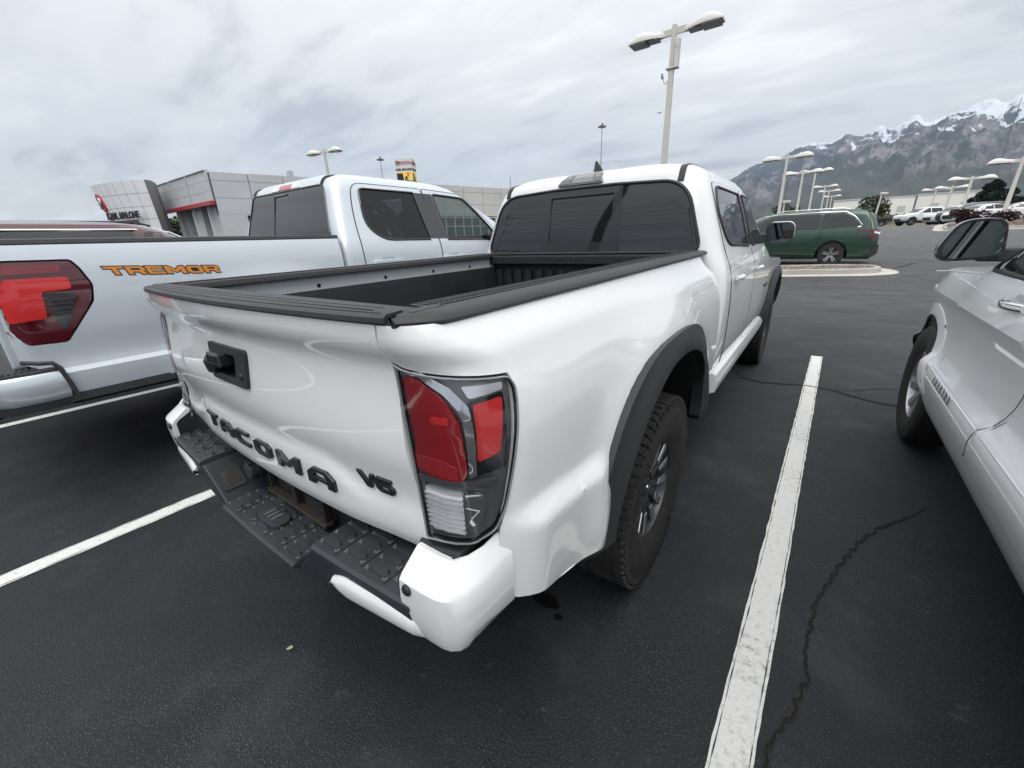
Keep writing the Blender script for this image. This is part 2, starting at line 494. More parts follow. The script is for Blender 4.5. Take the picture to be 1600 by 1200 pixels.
def text_mesh(name, body, size, mat, parent, M, depth=.01, align='CENTER', bold=0.0, sx=1.0):
    cu = bpy.data.curves.new(name, 'FONT'); cu.body = body; cu.size = size; cu.extrude = depth; cu.align_x = align; cu.offset = bold
    cu.resolution_u = 3
    o = bpy.data.objects.new(name, cu); COL.objects.link(o)
    dg = bpy.context.evaluated_depsgraph_get()
    me = bpy.data.meshes.new_from_object(o.evaluated_get(dg), depsgraph=dg)
    bpy.data.objects.remove(o)
    me.transform(Matrix.Diagonal((sx, 1, 1, 1))); me.transform(M)
    me.materials.clear(); me.materials.append(mat); me.name = name
    q = bpy.data.objects.new(name, me); COL.objects.link(q); q.parent = parent
    return q
# ------------------------------------------------------------------ ground
def softplus(t, k): return k*math.log1p(math.exp(min(40, t/k)))
def gh(x, y):
    """lot climbs gently away from the parking row, then a bank up to the road behind"""
    h = .042*(softplus(y-14, .8)-softplus(y-76, 3))
    h += .095*(softplus(y-78, 1.5)-softplus(y-110, 6))
    if x > 40: h *= 1
    return h
def asphalt_mat():
    m, n, l = nodes_of('asphalt'); b = n['Principled BSDF']
    tc = n.new('ShaderNodeTexCoord'); geo = tc.outputs['Object']
    def tex(scale, detail=3, rough=.5, sc3=None, typ='ShaderNodeTexNoise'):
        t = n.new(typ); t.inputs['Scale'].default_value = scale
        if typ == 'ShaderNodeTexNoise': t.inputs['Detail'].default_value = detail; t.inputs['Roughness'].default_value = rough
        if sc3:
            mp = n.new('ShaderNodeMapping'); mp.inputs['Scale'].default_value = sc3; l.new(geo, mp.inputs[0]); l.new(mp.outputs[0], t.inputs['Vector'])
        else: l.new(geo, t.inputs['Vector'])
        return t
    def mr(src, a, b_, c, d):
        q = n.new('ShaderNodeMapRange'); q.inputs[1].default_value = a; q.inputs[2].default_value = b_; q.inputs[3].default_value = c; q.inputs[4].default_value = d
        l.new(src, q.inputs[0]); return q.outputs[0]
    def mathn(op, a, b_):
        q = n.new('ShaderNodeMath'); q.operation = op
        for i, v in enumerate((a, b_)):
            if isinstance(v, (int, float)): q.inputs[i].default_value = v
            else: l.new(v, q.inputs[i])
        return q.outputs[0]
    def mixc(f, a, b_):
        q = n.new('ShaderNodeMixRGB')
        if isinstance(f, (int, float)): q.inputs[0].default_value = f
        else: l.new(f, q.inputs[0])
        for i, v in ((1, a), (2, b_)):
            if isinstance(v, tuple): q.inputs[i].default_value = (*v, 1)
            else: l.new(v, q.inputs[i])
        return q.outputs[0]
    sep = n.new('ShaderNodeSeparateXYZ'); l.new(geo, sep.inputs[0])
    big = tex(.55, 5, .6); med = tex(2.6, 6, .62); streak = tex(1.0, 5, .6, (.35, 2.2, 1))
    # stalls carry fresh sealer, lanes are worn; grazing sheen is painted into both greys
    yy = mathn('ADD', sep.outputs['Y'], mr(big.outputs['Fac'], .3, .7, -1.4, 1.4))
    lane = mr(yy, 5.2, 10.5, 0, 1)
    far = mr(yy, 14, 40, 0, 1)
    sealed = mixc(mr(med.outputs['Fac'], .35, .68, 0, 1), (.0085, .0100, .0132), (.018, .0200, .0240))
    worn = mixc(mr(streak.outputs['Fac'], .35, .65, 0, 1), (.036, .037, .039), (.068, .069, .071))
    old = mixc(mr(streak.outputs['Fac'], .35, .65, 0, 1), (.085, .086, .087), (.125, .126, .127))
    c = mixc(far, mixc(lane, sealed, worn), old)
    # scuffs and grey dust patches
    dust = tex(1.5, 8, .68); c = mixc(mr(dust.outputs['Fac'], .52, .76, 0, .42), c, (.085, .083, .080))
    fl = tex(6.5, 7, .7); c = mixc(mr(fl.outputs['Fac'], .63, .78, 0, .65), c, (.10, .098, .094))
    tr = tex(1.0, 4, .55, (7, .25, 1)); c = mixc(mr(tr.outputs['Fac'], .60, .72, 0, .35), c, (.012, .012, .013))
    spk = tex(190, 2, .5); clus = tex(1.1, 4, .6); sf_ = mathn('MULTIPLY', mr(spk.outputs['Fac'], .57, .70, 0, 1), mr(clus.outputs['Fac'], .35, .65, .25, 1)); c = mixc(sf_, c, (.115, .115, .118))
    spk2 = tex(21, 3, .6); c = mixc(mr(spk2.outputs['Fac'], .68, .80, 0, .5), c, (.14, .135, .13))
    l.new(c, b.inputs['Base Color'])
    l.new(mr(med.outputs['Fac'], .3, .7, .58, .80), b.inputs['Roughness'])
    b.inputs['Specular IOR Level'].default_value = .42
    v = tex(170, typ='ShaderNodeTexVoronoi'); fine = tex(210, 2)
    hsum = mathn('ADD', mathn('MULTIPLY', v.outputs['Distance'], .7), mathn('MULTIPLY', fine.outputs['Fac'], .6))
    bp = n.new('ShaderNodeBump'); bp.inputs['Strength'].default_value = .55; bp.inputs['Distance'].default_value = .004
    l.new(hsum, bp.inputs['Height']); l.new(bp.outputs[0], b.inputs['Normal'])
    return m
asphalt = asphalt_mat()
def brush_mat():
    m, n, l = nodes_of('dry_brush_ground'); b = n['Principled BSDF']; b.inputs['Roughness'].default_value = .95
    tc = n.new('ShaderNodeTexCoord'); t = n.new('ShaderNodeTexNoise'); t.inputs['Scale'].default_value = .16; t.inputs['Detail'].default_value = 9
    t.inputs['Roughness'].default_value = .7
    l.new(tc.outputs['Object'], t.inputs['Vector']); r_ = n.new('ShaderNodeValToRGB'); l.new(t.outputs['Fac'], r_.inputs[0])
    e = r_.color_ramp.elements; e[0].position = .36; e[0].color = (.075, .075, .040, 1); e[1].position = .62; e[1].color = (.21, .165, .105, 1)
    q = e.new(.5); q.color = (.15, .118, .072, 1)
    l.new(r_.outputs[0], b.inputs['Base Color']); return m
brush_g = brush_mat()
def sheet(name, xs, ys, mat, dz, hf):
    mb = MB(); nx = len(xs)
    mb.v = [(x, y, hf(x, y)+dz) for y in ys for x in xs]
    mb.f = [(j*nx+i, j*nx+i+1, (j+1)*nx+i+1, (j+1)*nx+i) for j in range(len(ys)-1) for i in range(nx-1)]
    return struct(obj(name, mb, mat, None, 60))
def spread(lim, fine, n):
    """symmetric coordinates, fine near zero and growing outwards"""
    a = [fine*i for i in range(1, 12)]
    while a[-1] < lim: a.append(min(lim, a[-1]*1.22))
    return [-v for v in reversed(a)]+[0]+a
gy = sorted(set([round(v, 2) for v in spread(5300, 6, 0)]+[10+2*i for i in range(60)]))
sheet('ground', spread(5300, 8, 0), gy, brush_g, -.06, gh)
sheet('parking_lot', [-110+5*i for i in range(32)], [-70+5*i for i in range(15)]+[5+1.5*i for i in range(47)], asphalt, 0, gh)

# painted stall lines, old thermoplastic white with broken edges
def paint_mat():
    m, n, l = nodes_of('line_paint'); b = n['Principled BSDF']; b.inputs['Roughness'].default_value = .75
    tc = n.new('ShaderNodeTexCoord')
    t = n.new('ShaderNodeTexNoise'); t.inputs['Scale'].default_value = 42; t.inputs['Detail'].default_value = 6; t.inputs['Roughness'].default_value = .65
    l.new(tc.outputs['Object'], t.inputs['Vector'])
    t2 = n.new('ShaderNodeTexNoise'); t2.inputs['Scale'].default_value = 3; t2.inputs['Detail'].default_value = 5; l.new(tc.outputs['Object'], t2.inputs['Vector'])
    ad = n.new('ShaderNodeMath'); ad.operation = 'MULTIPLY_ADD'; l.new(t2.outputs['Fac'], ad.inputs[0]); ad.inputs[1].default_value = .45; l.new(t.outputs['Fac'], ad.inputs[2])
    r_ = n.new('ShaderNodeValToRGB'); l.new(ad.outputs[0], r_.inputs[0]); e = r_.color_ramp.elements
    e[0].position = .50; e[0].color = (.30, .30, .29, 1); e[1].position = .70; e[1].color = (.74, .74, .71, 1); q = e.new(.59); q.color = (.60, .60, .575, 1)
    l.new(r_.outputs[0], b.inputs['Base Color'])
    v = n.new('ShaderNodeTexVoronoi'); v.inputs['Scale'].default_value = 95; l.new(tc.outputs['Object'], v.inputs['Vector'])
    bp = n.new('ShaderNodeBump'); bp.inputs['Strength'].default_value = .5; bp.inputs['Distance'].default_value = .004
    l.new(v.outputs['Distance'], bp.inputs['Height']); l.new(bp.outputs[0], b.inputs['Normal'])
    return m
paint = paint_mat()
def stall_line(x0, y0, y1, w=.105, slope=.022):
    mb = MB(); n = int((y1-y0)/.03); L = []
    for i in range(n+1):
        y = y0+(y1-y0)*i/n; xc = x0+slope*y+.006*noise.noise((x0*3, y*.9, 0))
        a = xc-w/2+.004*noise.noise((x0, y*14, 1)); b = xc+w/2+.004*noise.noise((x0, y*14, 5))
        L.append((a, b, y))
    mb.v = [p for a, b, y in L for p in ((a, y, gh(0, y)+.004), (b, y, gh(0, y)+.004))]
    mb.f = [(2*i, 2*i+1, 2*i+3, 2*i+2) for i in range(n)]
    mb.f = [f for f in mb.f]
    return struct(obj('stall_line', mb, paint, None, 60))
for k in range(-6, 5): stall_line(1.262+2.735*k, -6.0, 5.19)
groove = P('line_groove', (.055, .055, .055), .9)
for k in (0, -1):        # spray-shield edges: a thin gap just inside each side of the line
    for sd in (-1, 1):
        mb = MB(); n = 420; x0 = 1.262+2.735*k
        for i in range(n+1):
            y = -2.0+7.15*i/n; xc = x0+.022*y+.006*noise.noise((x0*3, y*.9, 0))+sd*(.0435+.0022*noise.noise((x0+sd, y*9, 3))); ww = max(.0002, .0011+.0022*noise.noise((x0+sd, y*17, 7)))
            mb.v += [(xc-ww, y, .0055), (xc+ww, y, .0055)]
        mb.f = [(2*i, 2*i+1, 2*i+3, 2*i+2) for i in range(n)]
        struct(obj('stall_line_groove', mb, groove, None, None))
mb = MB(); mb.add([(3.95, 16.5, gh(0, 16.5)+.005), (4.32, 16.52, gh(0, 16.52)+.005), (4.32, 16.62, gh(0, 16.62)+.005), (3.95, 16.6, gh(0, 16.6)+.005)], [(0, 1, 2, 3)])
struct(obj('stall_line', mb, paint, None))
crackm = P('crack_void', (.006, .0055, .005), .95)
crack_edge = P('crack_edge', (.034, .030, .025), .95, vary=(40, .5))
def crack(pts, w, edge=True):
    pts = [Vector(p) for p in pts]; fine = []
    for a, b in zip(pts, pts[1:]):
        n = max(2, int((b-a).length/.012))
        for i in range(n): fine.append(a.lerp(b, i/n))
    fine.append(pts[-1])
    nn = len(fine); out = []
    for i, p in enumerate(fine):
        k = min(1, i/(.12*nn)+.25)*min(1, (nn-i)/(.2*nn)+.1)
        j = Vector((noise.noise((p.x*22, p.y*22, 0)), noise.noise((p.x*22, p.y*22, 9)), 0))*.016+Vector((noise.noise((p.x*70, p.y*70, 0)), noise.noise((p.x*70, p.y*70, 9)), 0))*.010
        out.append((Vector((p.x, p.y, 0))+j, max(.0012, w*k*(.55+.9*abs(noise.noise((p.x*30, p.y*30, 4)))))))
    for nm, mt, kk, dz in (('crack', crackm, 1, .0062),)+((('crack_edge', crack_edge, 1.5, .0052),) if edge else ()):
        mb = MB()
        for i, (p, ww) in enumerate(out):
            t = out[min(i+1, nn-1)][0]-out[max(0, i-1)][0]; t.normalize(); q = Vector((-t.y, t.x, 0))*ww*kk
            z = gh(p.x, p.y)+dz
            mb.v += [(p.x-q.x, p.y-q.y, z), (p.x+q.x, p.y+q.y, z)]
        mb.f = [(2*i, 2*i+2, 2*i+3, 2*i+1) for i in range(nn-1)]
        struct(obj('pavement_'+nm, mb, mt, None, None))
crack([(.61, 4.46), (.70, 4.2), (.8, 3.99), (.97, 3.91), (1.1, 3.95), (1.32, 4.02), (1.51, 3.99), (1.68, 3.88), (1.8, 3.82), (1.94, 3.81), (2.3, 3.7)], .0075)
crack([(1.5, 4.0), (1.65, 4.06), (1.83, 4.22), (2.01, 4.31), (2.4, 4.35)], .006, False)
crack([(1.30, .30), (1.35, .51), (1.36, .61), (1.4, .71), (1.42, .8), (1.43, .88), (1.42, .96), (1.43, 1.05), (1.45, 1.23), (1.5, 1.42), (1.55, 1.58), (1.62, 1.78), (1.7, 1.93), (1.78, 2.02), (1.88, 2.21)], .0052)
crack([(-2.6, .15), (-2.1, .3), (-1.8, .25)], .002, False)
crack([(3.0, 16.9), (3.3, 17.5), (3.62, 18.42), (3.9, 18.8)], .03, False)
stain_m = P('oil_stain', (.008, .008, .009), .35)
def stain(x, y, r, sx=1.0):
    mb = MB(); n = 22
    ring = [(x+sx*r*math.cos(2*PI*i/n)*(1+.45*noise.noise((x+math.cos(2*PI*i/n)*1.3, y+math.sin(2*PI*i/n)*1.3, 2))), y+r*math.sin(2*PI*i/n)*(1+.45*noise.noise((x+math.cos(2*PI*i/n)*1.3, y+math.sin(2*PI*i/n)*1.3, 7))), gh(x, y)+.0045) for i in range(n)]
    mb.add(ring, [tuple(range(n))]); struct(obj('oil_stain', mb, stain_m, None, None))
stain(.58, .64, .035, 1.5); stain(.66, .60, .014)
leafm = P('dry_leaf', (.42, .38, .30), .8)
mb = MB().add([(-.078, -.070, .006), (-.064, -.066, .009), (-.058, -.054, .011), (-.066, -.048, .008), (-.076, -.054, .010)], [(0, 1, 2, 3, 4)])
tag(obj('leaf', mb, leafm), 'small pale dry leaf lying on the asphalt behind the white pickup', 'leaf')
# ------------------------------------------------------------------ white pickup in front
def lerp_tab(tab, z):
    if z <= tab[0][0]: return tab[0][1]
    for (a, va), (b, vb) in zip(tab, tab[1:]):
        if z <= b:
            t = (z-a)/(b-a); t = t*t*(3-2*t)*.35+t*.65
            return va+(vb-va)*t
    return tab[-1][1]
BWc_ = pchip([.45, .58, .68, .80, .92, 1.02, 1.09, 1.135, 1.165, 1.180], [.80, .838, .85, .853, .85, .842, .826, .806, .794, .7895])
def BWc(z): return BWc_(z) if z < 1.18 else .7895-.80*(z-1.18)
BWf = pchip([.45, .58, .68, .80, .92, 1.02, 1.09, 1.135, 1.165, 1.185, 1.22, 1.27], [.80, .838, .85, .853, .85, .842, .827, .810, .795, .778, .754, .728])
BX0 = [(.50, .69), (.80, .682), (1.165, .652), (1.20, .645), (1.24, .648), (1.27, .655)]
AC = (1.06, .40)
def bed_map(u, z, off=0.0, flip=1):
    kk = sst(.35, 1.5, u); W = BWf(z)*kk+BWc(z)*(1-kk); x0 = lerp_tab(BX0, z); b = -.003+.026*sst(1.208, 1.15, z)
    r = .13-.05*sst(1.15, 1.24, z)
    Ls = .055; La = .15; xr = W-r
    if u < Ls:
        t = u/Ls; x = x0+(xr-x0)*t; y = b; nx, ny = 0, -1
    elif u < Ls+La:
        a = (u-Ls)/La*PI/2; x = xr+r*math.sin(a); y = b+r-r*math.cos(a); nx, ny = math.sin(a), -math.cos(a)
    else:
        x = W; y = b+r+(u-Ls-La); nx, ny = 1, 0
    s = sst(.10, .3, y)
    d = math.hypot(y-AC[0], (z-AC[1])*1.02)
    x += s*.036*(math.exp(-((d-.63)/.12)**2) if d > .63 else 1)
    x += .031*sst(.872, .832, z+.028*sst(.1, .42, y))*sst(.51, .40, y)*sst(.07, .17, y)
    return (flip*(x+nx*off), y+ny*off, z)
U0 = .055+.15-.152        # u = y + about this on the flank
def uy(y): return y+.053
TAC = thing('pickup_truck', 'white crew cab pickup with black TACOMA letters on its tailgate', 'pickup truck')
T = TAC

# --- cab shell
cab = Shell([(.50, 2.03, 5.55, .80, .10, .45), (.62, 1.99, 5.72, .845, .06, .45), (.80, 1.985, 5.74, .868, .05, .42), (1.0, 1.985, 5.66, .872, .06, .40),
             (1.08, 1.985, 5.50, .868, .07, .38), (1.13, 1.985, 4.42, .862, .08, .35), (1.20, 1.985, 4.22, .842, .09, .30), (1.27, 1.985, 4.10, .812, .10, .26), (1.40, 1.995, 3.90, .768, .11, .24),
             (1.52, 2.012, 3.72, .728, .115, .22), (1.61, 2.03, 3.58, .694, .12, .2), (1.66, 2.042, 3.50, .668, .13, .2), (1.70, 2.06, 3.42, .632, .15, .2),
             (1.728, 2.10, 3.32, .575, .18, .2), (1.745, 2.17, 3.2, .50, .2, .2)], crown=.030, bow=.018)
body = obj('body', cab.build(.045), white, T, 32)
well = []
for s in (-1, 1):
    well.append(MB().lathe([(0.001, .55*s), (.52, .55*s), (.52, 1.2*s), (.001, 1.2*s)], (0, 4.64, .42), 'x', 40, True))
bool_cut(body, well)
sideR = lambda off, s=1: (lambda y, z: (s*(cab.side(y, z)+off), y, z))
for s in (1, -1):
    f = sideR(.004, s); out = (s, 0, 0)
    for nm, ol, rr in (('rear_door', [(2.27, .60), (2.98, .60), (2.98, 1.24), (2.98, 1.63), (2.17, 1.63), (2.15, 1.42), (2.155, 1.1), (2.20, .78)], [.05, .02, 0, .03, .08, .2, .2, .1]),
                       ('front_door', [(3.0, .60), (4.10, .60), (4.14, .9), (4.06, 1.24), (3.70, 1.50), (3.52, 1.63), (3.0, 1.63)], [.02, .06, .1, .04, .1, .06, .03])):
        o2 = round_poly(ol, rr)
        mb = MB(); panel(mb, o2, f, out, .035, thick=.008)
        d = obj(nm, mb, white, T, 35)
        seam(d, o2+[o2[0]], sideR(.002, s), .0018)
        if nm == 'rear_door':
            g = round_poly([(2.24, 1.30), (2.90, 1.275), (2.90, 1.60), (2.24, 1.605), (2.16, 1.50), (2.17, 1.42)], [.10, .012, .012, .05, .06, .06])
            hy, hz = 2.30, 1.12
        else:
            g = round_poly([(3.06, 1.275), (3.98, 1.265), (3.95, 1.31), (3.66, 1.49), (3.50, 1.60), (3.06, 1.605)], [.012, .02, .02, .06, .05, .012])
            hy, hz = 3.10, 1.12
        mb = MB(); panel(mb, g, sideR(.0062, s), out, .05, thick=.006)
        obj('window', mb, dark_glass, d, 35)
        obj('window_seal', MB().tube([sideR(.0072, s)(*p) for p in g+[g[0]]], .008, 6, False), blackp, d)
        # pull handle in a scooped cup
        mb = MB()
        xx = cab.side(hy, hz)
        rings = []
        for i in range(9):
            t = i/8; yy = hy-.085+.17*t; bul = .018+.020*math.sin(PI*t)
            rr_ = .017*(.55+.45*math.sin(PI*min(1, max(.08, t))))
            rings.append([(s*(xx+bul+rr_*.7*math.cos(a)), yy, hz+rr_*math.sin(a)) for a in [2*PI*k/10 for k in range(10)]])
        mb.loft(rings)
        obj('handle', mb, white, d, 60)
        mb = MB(); mb.lathe([(.0, .0065), (.018, .0055), (.026, .003)], (0, 0, 0), 'x', 20)
        mb.v = [(s*(xx+.0015+x), hy-.01+y*1.7, hz-.006+z*1.1) for x, y, z in mb.v]
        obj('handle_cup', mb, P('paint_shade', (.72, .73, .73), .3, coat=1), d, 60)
    # black B pillar strip, sill
    mb = MB(); panel(mb, [(2.905, 1.28), (3.055, 1.28), (3.055, 1.60), (2.905, 1.60)], sideR(.0062, s), out, .05, thick=.004)
    obj('pillar_trim', mb, gloss_black, T, 35)
    mb = MB()
    rings = []
    for yy in [2.02+.1*i for i in range(22)]:
        x0 = .835
        rings.append([(s*(x0+.028), yy, .60), (s*(x0+.042), yy, .56), (s*(x0+.034), yy, .50), (s*(x0-.05), yy, .46), (s*(x0-.09), yy, .50), (s*(x0-.03), yy, .62)])
    mb.loft(rings); obj('rocker_panel', mb, white, T, 40, fix=True)
    # side badge on the front door
    obj('door_badge', MB().box((s*(cab.side(3.78, .93)+.008), 3.78, .93), (.006, .20, .026)), badge_black, T, None, bevel=.002)
    # front flare and fender swell
    fo = [(4.02, .52), (4.03, .62), (4.10, .80), (4.24, .94), (4.42, 1.01), (4.64, 1.035), (4.86, 1.01), (5.04, .94), (5.18, .80), (5.24, .62), (5.24, .55)]
    fi = [(5.15, .55), (5.14, .62), (5.09, .77), (4.97, .88), (4.82, .935), (4.64, .95), (4.46, .935), (4.31, .88), (4.19, .77), (4.13, .62), (4.13, .52)]
    def fmapF(y, z, s=s):
        d = math.hypot(y-4.64, z-.42); e_ = sst(.66, .56, d)
        return (s*(cab.side(y, z)*1.0+.012+.040*e_), y, z)
    mb = MB(); panel(mb, round_poly(fo+fi, .03, 2), fmapF, out, .03, thick=.05); obj('fender_flare', mb, flarep, T, 35)
    # mirror
    m_ = MB(); rings = []
    mx = .90; mz = 1.345; my = 4.02
    for t, k in ((0, .55), (.015, .82), (.05, 1), (.09, .98), (.125, .8), (.15, .45)):
        ring = []
        for px, pz in rrect(-.105, -.082, .105, .088, .055, 5):
            ring.append((s*(mx+px*k+.0*t), my+t*1.0, mz+pz*k+.004))
        rings.append(ring)
    m_.loft(rings); mo = obj('side_mirror', m_, white, T, 50, fix=True)
    mb = MB().loft([[(s*(mx+px*kx), my-.006+dy, mz+pz*kx) for px, pz in rrect(-.108, -.088, .104, .086, .055, 6)] for kx, dy in ((1.0, .02), (1.0, 0), (.93, -.002))], False)
    obj('mirror_bezel', mb, blackp, mo, 40, fix=True)
    mb = MB(); mb.add([(s*(mx+px*.93), my-.007, mz+pz*.93) for px, pz in rrect(-.108, -.088, .104, .086, .055, 6)], [tuple(range(28)) if s > 0 else tuple(reversed(range(28)))])
    obj('mirror_pane', mb, mirror_m, mo, None, fix=False)
    mb = MB().loft([[(s*.77, 3.98, 1.27), (s*.77, 4.08, 1.27), (s*.77, 4.08, 1.33), (s*.77, 3.98, 1.33)], [(s*.82, 4.03, 1.28), (s*.82, 4.09, 1.28), (s*.82, 4.09, 1.34), (s*.82, 4.03, 1.34)]])
    obj('mirror_arm', mb, blackp, mo, 40, fix=True)
    mb = MB(); panel(mb, [(3.90, 1.27), (4.06, 1.265), (4.0, 1.32), (3.92, 1.40)], sideR(.008, s), out, .04, thick=.006); obj('mirror_sail', mb, blackp, T, 40)
    # roof drip strip
    pts = []
    for i in range(24):
        y = 2.062+1.25*i/23
        pts.append((y,))
    def roofz(x, y):
        # top skin height near the rear: follow shell sections
        for z in [1.745-.002*k for k in range(60)]:
            if cab.back(x, z) <= y and abs(x) <= cab.fw(z)*.995: return z
        return 1.63
    path = []
    xs_ = .565*s
    for y in [2.031, 2.04, 2.05, 2.062, 2.08, 2.10, 2.13, 2.17]+[2.25+.12*i for i in range(9)]:
        z = roofz(xs_*.98, y); path.append((xs_-.02*s*sst(2.03, 2.2, y), y, z+.001))
    mb = MB(); rings = []
    for i, p in enumerate(path):
        t = Vector(path[min(i+1, len(path)-1)])-Vector(path[max(0, i-1)]); t.normalize()
        a = Vector((1, 0, 0)); n_ = a.cross(t)*(1 if True else 1)
        if n_.z < 0: n_ = -n_
        P0 = Vector(p)
        rings.append([P0-a*.017-n_*.004, P0-a*.015+n_*.0035, P0+a*.015+n_*.0035, P0+a*.017-n_*.004])
    mb.loft(rings); obj('drip_molding', mb, blackp, T, 40, fix=True)

# --- rear window
def backm(off): return lambda x, z: (x, cab.back(x, z)-off, z)
g = round_poly([(-.715, 1.272), (.715, 1.272), (.60, 1.632), (.20, 1.648), (-.20, 1.648), (-.60, 1.632)], [.07, .07, .13, 0, 0, .13], 8)
mb = MB(); panel(mb, g, backm(.004), (0, -1, 0), .04, thick=.012); rw = obj('rear_window', mb, dark_glass, T, 35)
obj('window_seal', MB().tube([backm(.004)(*p) for p in g+[g[0]]], .0095, 6, False), blackp, rw)
sl = round_poly([(-.27, 1.275), (.26, 1.275), (.252, 1.638), (-.262, 1.638)], .01)
hole = round_poly([(-.215, 1.335), (.205, 1.335), (.202, 1.60), (-.212, 1.60)], .012)
mb = MB(); panel(mb, sl, backm(.0065), (0, -1, 0), .05, holes=[hole], thick=.004); obj('slider_frame', mb, P('frame_black', (.012, .012, .014), .25, coat=.5), rw, 35)
mb = MB(); panel(mb, hole, backm(.0008), (0, -1, 0), .05, thick=.002); obj('sliding_pane', mb, dark_glass, rw, 35)
obj('slider_edge', MB().tube([backm(.006)(*p) for p in [(-.215, 1.345), (-.212, 1.60), (.202, 1.60)]], .006, 6), seamm, rw)
# third brake light and shark fin
mb = MB(); panel(mb, round_poly([(-.182, 1.668), (.122, 1.668), (.098, 1.733), (-.128, 1.733)], .012), backm(.016), (0, -1, .3), .03, thick=.03); hl = obj('brake_light', mb, lamp_dark, T, 40, bevel=.004)
for q, mt in (([(-.085, 1.677), (.062, 1.677), (.056, 1.725), (-.07, 1.725)], P('stop_lens', (.22, .215, .225), .15, metal=.4, coat=1)), ([(-.162, 1.677), (-.092, 1.677), (-.077, 1.725), (-.122, 1.725)], P('cargo_lens', (.14, .14, .145), .2, metal=.4, coat=1)), ([(.069, 1.677), (.110, 1.677), (.092, 1.725), (.063, 1.725)], P('cargo_lens', (.14, .14, .145), .2, metal=.4, coat=1))):
    mb = MB(); panel(mb, q, backm(.019), (0, -1, .3), .03, thick=.004); obj('lamp_cell', mb, mt, hl, None)
mb = MB(); prof = []
for h, l0, l1, w_ in ((-.01, -.07, .09, .030), (.02, -.058, .05, .022), (.046, -.052, .005, .014), (.062, -.048, -.024, .008), (.068, -.046, -.034, .003)):
    zz = 1.772
    mb_r = [(-.085+w_*math.sin(a), 2.42+(l0+l1)/2-(l1-l0)/2*math.cos(a), zz+h) for a in [2*PI*k/14 for k in range(14)]]
    prof.append(mb_r)
mb.loft(prof); obj('roof_antenna', mb, blackp, T, 50, fix=True)
# windshield and hood lines (front of the truck, seen only from the side)
def frontm(off): return lambda x, z: (x, cab.front(x, z)+off, z)
g = round_poly([(-.70, 1.18), (.70, 1.18), (.56, 1.64), (-.56, 1.64)], .08)
mb = MB(); panel(mb, g, frontm(.006), (0, 1, .5), .06, thick=.01); obj('windshield', mb, dark_glass, T, 35)

def catmull(pts, n=4):
    out = []
    for i in range(len(pts)-1):
        p = [Vector(pts[max(0, min(len(pts)-1, i+k))]) for k in (-1, 0, 1, 2)]
        for j in range(n):
            t = j/n; out.append(tuple(.5*((2*p[1])+(p[2]-p[0])*t+(2*p[0]-5*p[1]+4*p[2]-p[3])*t*t+(3*p[1]-p[0]-3*p[2]+p[3])*t**3)))
    return out+[tuple(pts[-1])]
